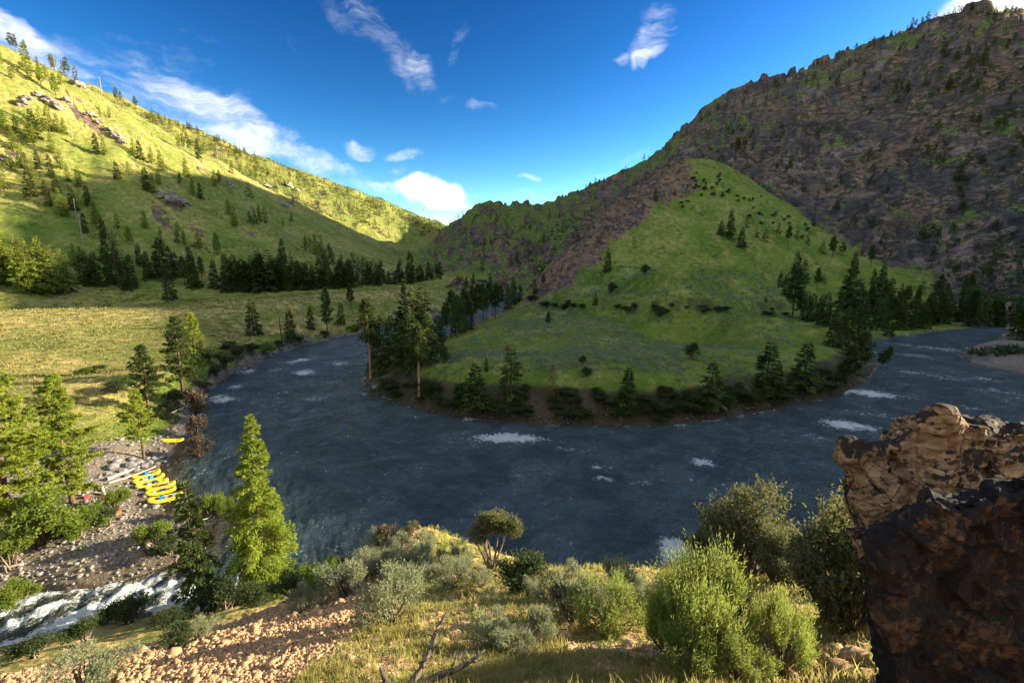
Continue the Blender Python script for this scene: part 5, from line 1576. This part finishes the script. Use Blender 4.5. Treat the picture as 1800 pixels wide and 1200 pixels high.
M_TANROCK = rock_mat('tan_rock', (.20, .115, .055), (.43, .27, .145), (.30, .175, .085), 2.4, .06, (.030, .022, .017), .42)
M_DKROCK = rock_mat('shaded_lichened_rock', (.035, .022, .014), (.095, .055, .030), (.024, .018, .015), 2.6, .05, (.014, .012, .012), .75)  # lichened rock, base also darkened to carry the shade of its face
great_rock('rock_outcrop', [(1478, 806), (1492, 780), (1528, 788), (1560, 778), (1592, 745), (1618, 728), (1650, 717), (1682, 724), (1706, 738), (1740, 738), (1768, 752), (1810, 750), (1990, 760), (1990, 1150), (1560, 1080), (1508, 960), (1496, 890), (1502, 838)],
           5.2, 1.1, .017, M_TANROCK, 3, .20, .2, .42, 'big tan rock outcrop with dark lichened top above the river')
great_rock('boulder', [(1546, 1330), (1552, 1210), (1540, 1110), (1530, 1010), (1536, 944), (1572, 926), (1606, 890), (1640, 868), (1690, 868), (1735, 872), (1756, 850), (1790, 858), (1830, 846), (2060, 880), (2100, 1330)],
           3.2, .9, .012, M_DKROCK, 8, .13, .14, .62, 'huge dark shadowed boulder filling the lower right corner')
ML = [lump(40 + k, 2, .45, M_SCREE, 'stone', .7) for k in range(4)]
for i, (a, b, s) in enumerate([(1470, 1148, 34), (1500, 1160, 40), (1450, 1165, 28), (1520, 1142, 26), (1430, 1180, 36), (1480, 1185, 44), (1515, 1192, 36), (1545, 1120, 34), (1440, 1142, 22), (1462, 1125, 18), (1410, 1165, 20), (1395, 1192, 24), (990, 1125, 26), (1000, 1140, 16), (1106, 1134, 18), (798, 1118, 20), (780, 1128, 14), (770, 1140, 12), (612, 1160, 20), (640, 1178, 16), (1540, 1175, 26)]):
    P = find(a, b)
    m = s / 2 * (P[1] * .985 + (CAM_H - P[2]) * .17) / FPX
    o = link('stone', ML[i % 4])
    o.location, o.rotation_euler, o.scale = (P[0], P[1], P[2] + m * .2), (random.uniform(-.4, .4), random.uniform(-.4, .4), random.uniform(0, 6)), (m * 1.2, m, m)
    tag(o, 'angular tan stone on the path beside the dark boulder' if i < 12 or i == 20 else 'angular tan stone lying in the grass of the bluff', 'stone', 'stones by the dark boulder' if i < 12 or i == 20 else 'stones in the bluff grass')


# ------------------------------------------------------------------ driftwood
def log(name, pts, r0, r1, mat, label, lift=.1, n=7, twist=.03):
    A = [find(a, b) for a, b in pts]
    A = np.array([p + np.array([0, 0, lift]) for p in A])
    t = np.linspace(0, 1, n)
    s = np.linspace(0, 1, len(A))
    P = np.stack([np.interp(t, s, A[:, k]) for k in range(3)], -1)
    P = P + np.random.default_rng(len(label)).normal(0, twist, P.shape)
    V, F = tubes([(P, np.linspace(r0, r1, n))], 6)
    c = V.mean(0)
    o = link(name, mesh_np(name, V - c, F, mat, True), loc=c)
    return tag(o, label, 'log')


M_LOG = wood_mat('driftwood', (.25, .19, .14), (.55, .46, .37), 6)
log('driftwood_log', [(188, 847), (215, 836), (246, 822)], .30, .16, M_LOG, 'thick pale driftwood log between the boulders and the rafts', .35)
log('driftwood_log', [(192, 853), (232, 840), (274, 824)], .13, .09, M_LOG, 'long thin pale driftwood pole lying beside the rafts', .3)
log('driftwood_log', [(177, 857), (184, 872)], .28, .22, M_LOG, 'short thick log end on on the sand', .25)
log('driftwood_log', [(168, 868), (184, 872)], .16, .12, M_LOG, 'short log propped against the thick one on the sand', .2)
log('driftwood_log', [(246, 936), (256, 952), (266, 974)], .12, .26, M_LOG, 'bleached log lying on the wet mud below the green bush', .25)
log('driftwood_log', [(300, 729), (314, 723), (329, 716)], .16, .10, M_LOG, 'white bleached log on the shore above the lone raft', .3)
log('driftwood_log', [(8, 1002), (42, 996)], .22, .18, M_LOG, 'brown log lying on the cobbles near the left edge', .25)
log('driftwood_log', [(346, 920), (364, 915), (377, 905)], .12, .05, M_LOG, 'broken pale branch sticking out behind the thin fir', .5)
log('driftwood_log', [(160, 896), (190, 892)], .10, .07, M_CHAR, 'dark thin log lying on the sandy landing', .15)


def wood_tree(name, paths, label, parts):
    base = np.array(paths[0][0][0])
    e = empty(name, tuple(base), 0, 1.0, label, 'branch')
    for (pts, rad), pn_ in zip(paths, parts):
        pts = np.array(pts) - base
        t, s = np.linspace(0, 1, 14), np.linspace(0, 1, len(pts))
        P = np.stack([np.interp(t, s, pts[:, k]) for k in range(3)], -1) + np.random.default_rng(5).normal(0, .006, (14, 3))
        V, F = tubes([(P, np.interp(t, s, rad) * (1 + .12 * np.sin(t * 23)))], 8)
        link(pn_, mesh_np(pn_, V, F, M_DEADW, True), e)
    return e


_q = lambda a, b, Y: on_y(a, b, Y)
wood_tree('dead_branch', [([_q(716, 1214, 6.0), _q(738, 1176, 6.1), _q(757, 1138, 6.1), _q(768, 1104, 6.15), _q(786, 1075, 6.2)], [.065, .055, .045, .03, .012]),
                          ([_q(722, 1208, 6.0), _q(765, 1190, 6.05), _q(805, 1174, 6.1), _q(832, 1158, 6.2), _q(853, 1142, 6.3)], [.062, .05, .04, .03, .010]),
                          ([_q(790, 1180, 6.1), _q(798, 1164, 6.12), _q(806, 1143, 6.2)], [.024, .018, .006]),
                          ([_q(826, 1162, 6.18), _q(842, 1160, 6.3), _q(854, 1156, 6.4)], [.026, .018, .006]),
                          ([_q(762, 1120, 6.1), _q(752, 1112, 6.2), _q(748, 1100, 6.3)], [.014, .010, .004])],
          'grey dead branch forking upward at the bottom edge of the grass', ['stem', 'limb', 'twig', 'twig', 'twig'])
wood_tree('dead_stump', [([_q(686, 1214, 6.2), _q(676, 1192, 6.2), _q(669, 1172, 6.25)], [.06, .045, .02]), ([_q(684, 1206, 6.2), _q(694, 1188, 6.3), _q(688, 1178, 6.3)], [.03, .02, .008])],
          'short grey dead stub left of the forked dead branch', ['stem', 'twig'])


# ------------------------------------------------------------------ rafts and their loads
def plain(name, colr, rough=.5, spec=.4):
    m = bpy.data.materials.new(name)
    m.use_nodes = True
    N = NT(m.node_tree)
    b = N.n['Principled BSDF']
    P = N.node('ShaderNodeTexCoord').outputs['Object']
    n = N.noise(P, 4.0, 5, .6)
    N.set(b.inputs['Base Color'], N.mix(N.maprange(n, .3, .7), tuple(.78 * q for q in colr), tuple(min(1, 1.08 * q) for q in colr)))
    b.inputs['Roughness'].default_value = rough
    b.inputs['Specular IOR Level'].default_value = spec
    return m


M_YEL = plain('yellow_rubber', (.86, .70, .02), .42)
M_FLOOR = plain('grey_rubber', (.16, .17, .18), .6)
M_ALU = plain('grey_metal', (.55, .56, .58), .4)
M_RED = plain('dark_red_pad', (.30, .035, .035), .7)
M_BLUE = plain('blue_tarp', (.02, .20, .55), .55)
M_GREY = plain('grey_box', (.30, .34, .42), .5)
M_NAVY = plain('navy_bag', (.03, .04, .08), .7)
M_ORNG = plain('orange_bag', (.75, .16, .03), .6)
M_WHITE = plain('white_oar', (.72, .70, .65), .5)
M_MARK = plain('red_marking', (.45, .09, .02), .5)

HULL_A, HULL_B, HULL_R = 2.35, .86, .33


def hull_curve(n=56):
    t = np.linspace(0, 2 * math.pi, n, endpoint=False)
    x = HULL_A * np.sign(np.cos(t)) * np.abs(np.cos(t)) ** .62
    y = HULL_B * np.sign(np.sin(t)) * np.abs(np.sin(t)) ** .42
    y *= 1 - .22 * (np.abs(x) / HULL_A) ** 3
    z = HULL_R + .30 * (np.abs(x) / HULL_A) ** 3.2
    return np.stack([x, y, z], -1)


def closed_tube(P, r, sides=12):
    tg = unit(np.roll(P, -1, 0) - np.roll(P, 1, 0))
    a = unit(np.cross(tg, np.array([0, 0, 1.0])))
    b = np.cross(a, tg)
    th = np.arange(sides) * 2 * math.pi / sides
    V = (P[:, None] + r * (a[:, None] * np.cos(th)[None, :, None] + b[:, None] * np.sin(th)[None, :, None])).reshape(-1, 3)
    i = np.arange(len(P))[:, None] * sides
    i2 = np.roll(np.arange(len(P)), -1)[:, None] * sides
    k = np.arange(sides)[None]
    k2 = (k + 1) % sides
    return V, np.stack([i + k, i2 + k, i2 + k2, i + k2], -1).reshape(-1, 4)


def box_mesh(name, sx, sy, sz, mat, bev=.04):
    bm = bmesh.new()
    bmesh.ops.create_cube(bm, size=1.0)
    bmesh.ops.scale(bm, vec=(sx, sy, sz), verts=bm.verts)
    bmesh.ops.translate(bm, vec=(0, 0, sz / 2), verts=bm.verts)
    bmesh.ops.bevel(bm, geom=bm.edges[:], offset=bev, segments=2, affect='EDGES')
    me = bpy.data.meshes.new(name)
    bm.to_mesh(me)
    bm.free()
    me.materials.append(mat)
    return me


HV, HF = closed_tube(hull_curve(), HULL_R)
ME_HULL = mesh_np('hull', HV, HF, M_YEL, True)
_xs = np.linspace(-HULL_A + .1, HULL_A - .1, 15)
FV = np.concatenate([np.stack([_xs, s * (HULL_B - .1) * (1 - .22 * (np.abs(_xs) / HULL_A) ** 3) * np.where(np.abs(_xs) > 2.1, .6, 1), .16 + .42 * (np.abs(_xs) / HULL_A) ** 3.2], -1) for s in (-1, 1)])
ME_FLOOR = mesh_np('floor', FV, np.stack([np.arange(14), np.arange(1, 15), np.arange(16, 30), np.arange(15, 29)], -1), M_FLOOR, True)
ME_THW = mesh_np('thwart', *tubes([(np.array([[0, -.72, .40], [0, 0, .42], [0, .72, .40]]), np.array([.19, .19, .19]))], 10), M_YEL, True)
_f = [(-.95, -.80), (.95, -.80), (.95, .80), (-.95, .80)]
ME_FRAME = mesh_np('frame', *tubes([(np.array([[*_f[i], .58], [*_f[(i + 1) % 4], .58]]), np.array([.035, .035])) for i in range(4)] + [(np.array([[.15, -.8, .58], [.15, .8, .58]]), np.array([.035, .035]))], 6), M_ALU, True)
ME_SEAT = box_mesh('seat', .50, 1.15, .12, M_RED)
_ov = tubes([(np.array([[0, 0, 0], [2.5, 0, 0]]), np.array([.028, .024])), (np.array([[2.5, 0, 0], [2.75, 0, 0], [3.05, 0, 0]]), np.array([.03, .085, .06]))], 6)
ME_OAR = mesh_np('oar', *_ov, M_WHITE, True)
ME_MARK = box_mesh('marking', .5, .012, .09, M_MARK, .004)


def raft(p0, p1, label, loaded=True, oars=(), seats=(-1.25,)):
    A, B = on_z(*p0, .4), on_z(*p1, .4)
    mid, dv = (A + B) / 2, B - A
    L = float(np.clip(np.hypot(dv[0], dv[1]), 3.6, 7.6))
    s = L / (2 * (HULL_A + HULL_R))
    gz = max(-.06, float(ground(mid[0], mid[1])) - .02, float(ground(A[0], A[1])) * .5)
    e = empty('raft', (mid[0], mid[1], gz), math.atan2(dv[1], dv[0]), s, label, 'raft')
    e.rotation_euler[1] = -math.atan2(float(ground(B[0], B[1])).__float__() * .0 - min(.25, max(0, float(ground(A[0], A[1])))) * .5, L)
    link('hull', ME_HULL, e)
    link('floor', ME_FLOOR, e)
    for sx in ((-1.45, 1.45) if loaded else (-1.2, -.4, .4, 1.2)):
        link('thwart', ME_THW, e, (sx, 0, 0))
    link('marking', ME_MARK, e, (-1.5, -HULL_B - .27, .26))
    if loaded:
        link('frame', ME_FRAME, e)
        for sx in seats:
            link('seat', ME_SEAT, e, (sx, 0, .56))
        for (ox, oy, rz) in oars:
            o = link('oar', ME_OAR, e, (ox, oy, .66))
            o.rotation_euler = (0, 0.02, rz)
    return e


def load(r, x, y, sx, sy, sz, mat, rz, name, label, cat, z=.5):
    o = link(name, box_mesh(name, sx, sy, sz, mat, min(.12, sz * .3)))
    M = Matrix.LocRotScale(r.location, r.rotation_euler, r.scale)
    o.matrix_world = M @ Matrix.Translation((x, y, z)) @ Matrix.Rotation(rz, 4, 'Z')
    return tag(o, label, cat)


R1 = raft((231, 843), (283, 830), 'yellow raft at the top of the row, next to the driftwood pole')
R2 = raft((233, 852), (290, 837), 'yellow raft second from the driftwood pole, under a blue tarp', oars=[(-1.4, -.6, .3)])
R3 = raft((238, 860), (297, 846), 'yellow raft third from the driftwood pole, with a dark red bow seat', oars=[(-.6, -.9, math.pi + .25)])
R4 = raft((255, 862), (309, 849), 'yellow raft fourth from the driftwood pole, with an orange bag', seats=(-1.2, .95))
R5 = raft((255, 871), (311, 858), 'yellow raft fifth from the driftwood pole, with a grey box in its bow', oars=[(.3, -.85, .12)], seats=(1.1,))
R6 = raft((259, 884), (322, 869), 'yellow raft nearest the bushes, set apart from the row', oars=[(-.2, -.95, math.pi + .18)], seats=(-1.3, .65))
R7 = raft((286, 779), (323, 776), 'empty yellow raft lying alone on the shore above the others', loaded=False)
for r, q in ((R1, [(.1, .1, .9, .9, .5, M_BLUE, .1, 'gear_bag', 'bright blue bag amidships on the raft by the driftwood pole', 'bag'), (-.5, 0, .6, 1.1, .4, M_NAVY, 0, 'gear_bag', 'navy bag behind the seat of the raft by the driftwood pole', 'bag'), (1.1, .1, .45, .5, .3, M_RED, .4, 'gear_bag', 'small red bag in the stern of the raft by the driftwood pole', 'bag')]),
             (R2, [(-.6, 0, 1.0, 1.2, .32, M_GREY, 0, 'gear_box', 'wide grey box on the raft under the blue tarp', 'box'), (.35, .1, .8, .9, .6, M_BLUE, .3, 'tarp_bundle', 'blue tarp bundle piled on the second raft of the row', 'tarp'), (1.2, 0, .6, .8, .5, M_NAVY, .2, 'gear_bag', 'dark bag in the stern beside the blue tarp', 'bag')]),
             (R3, [(-.4, 0, .8, 1.1, .35, M_GREY, 0, 'gear_box', 'grey box behind the dark red bow seat', 'box'), (.45, .0, .8, 1.0, .55, M_NAVY, .2, 'gear_bag', 'pile of dark bags amidships behind the dark red bow seat', 'bag'), (1.25, .1, .6, .7, .4, M_YEL, .3, 'gear_bag', 'yellow bag in the stern of the third raft of the row', 'bag')]),
             (R4, [(-.5, .2, .5, .6, .55, M_ORNG, .2, 'gear_bag', 'orange bag amidships on the fourth raft of the row', 'bag'), (.2, 0, .7, 1.0, .3, M_NAVY, 0, 'gear_bag', 'dark bag behind the orange bag', 'bag'), (1.5, 0, .55, .9, .34, M_GREY, 0, 'gear_box', 'grey box in the stern of the raft with the orange bag', 'box')]),
             (R5, [(-1.15, 0, .7, 1.0, .36, M_GREY, 0, 'gear_box', 'pale grey box in the bow of the fifth raft of the row', 'box'), (.3, .2, 1.1, .7, .38, M_NAVY, 0, 'gear_bag', 'long dark bag lying along the fifth raft of the row', 'bag')]),
             (R6, [(-.6, 0, .7, 1.0, .42, M_BLUE, 0, 'gear_box', 'blue box in the frame of the raft nearest the bushes', 'box'), (.05, 0, .5, 1.0, .3, M_GREY, 0, 'gear_box', 'small grey box amidships on the raft nearest the bushes', 'box'), (1.3, 0, .65, 1.05, .34, M_GREY, 0, 'gear_box', 'grey box in the stern of the raft nearest the bushes', 'box')])):
    for a in q:
        load(r, *a)
for (a, b, m, l) in [(152, 876, M_RED, 'red bag lying on the sand left of the bushes'), (180, 875, M_RED, 'small red bag beside the short log on the sand'), (209, 904, M_ORNG, 'orange bag under the green bush on the landing'), (190, 888, M_BLUE, 'blue bag half hidden by the bush on the landing')]:
    P = find(a, b)
    o = link('dry_bag', box_mesh('dry_bag', .7, .5, .45, m, .12))
    o.location, o.rotation_euler = (P[0], P[1], P[2] - .02), (0, 0, random.uniform(0, 3))
    tag(o, l, 'bag')
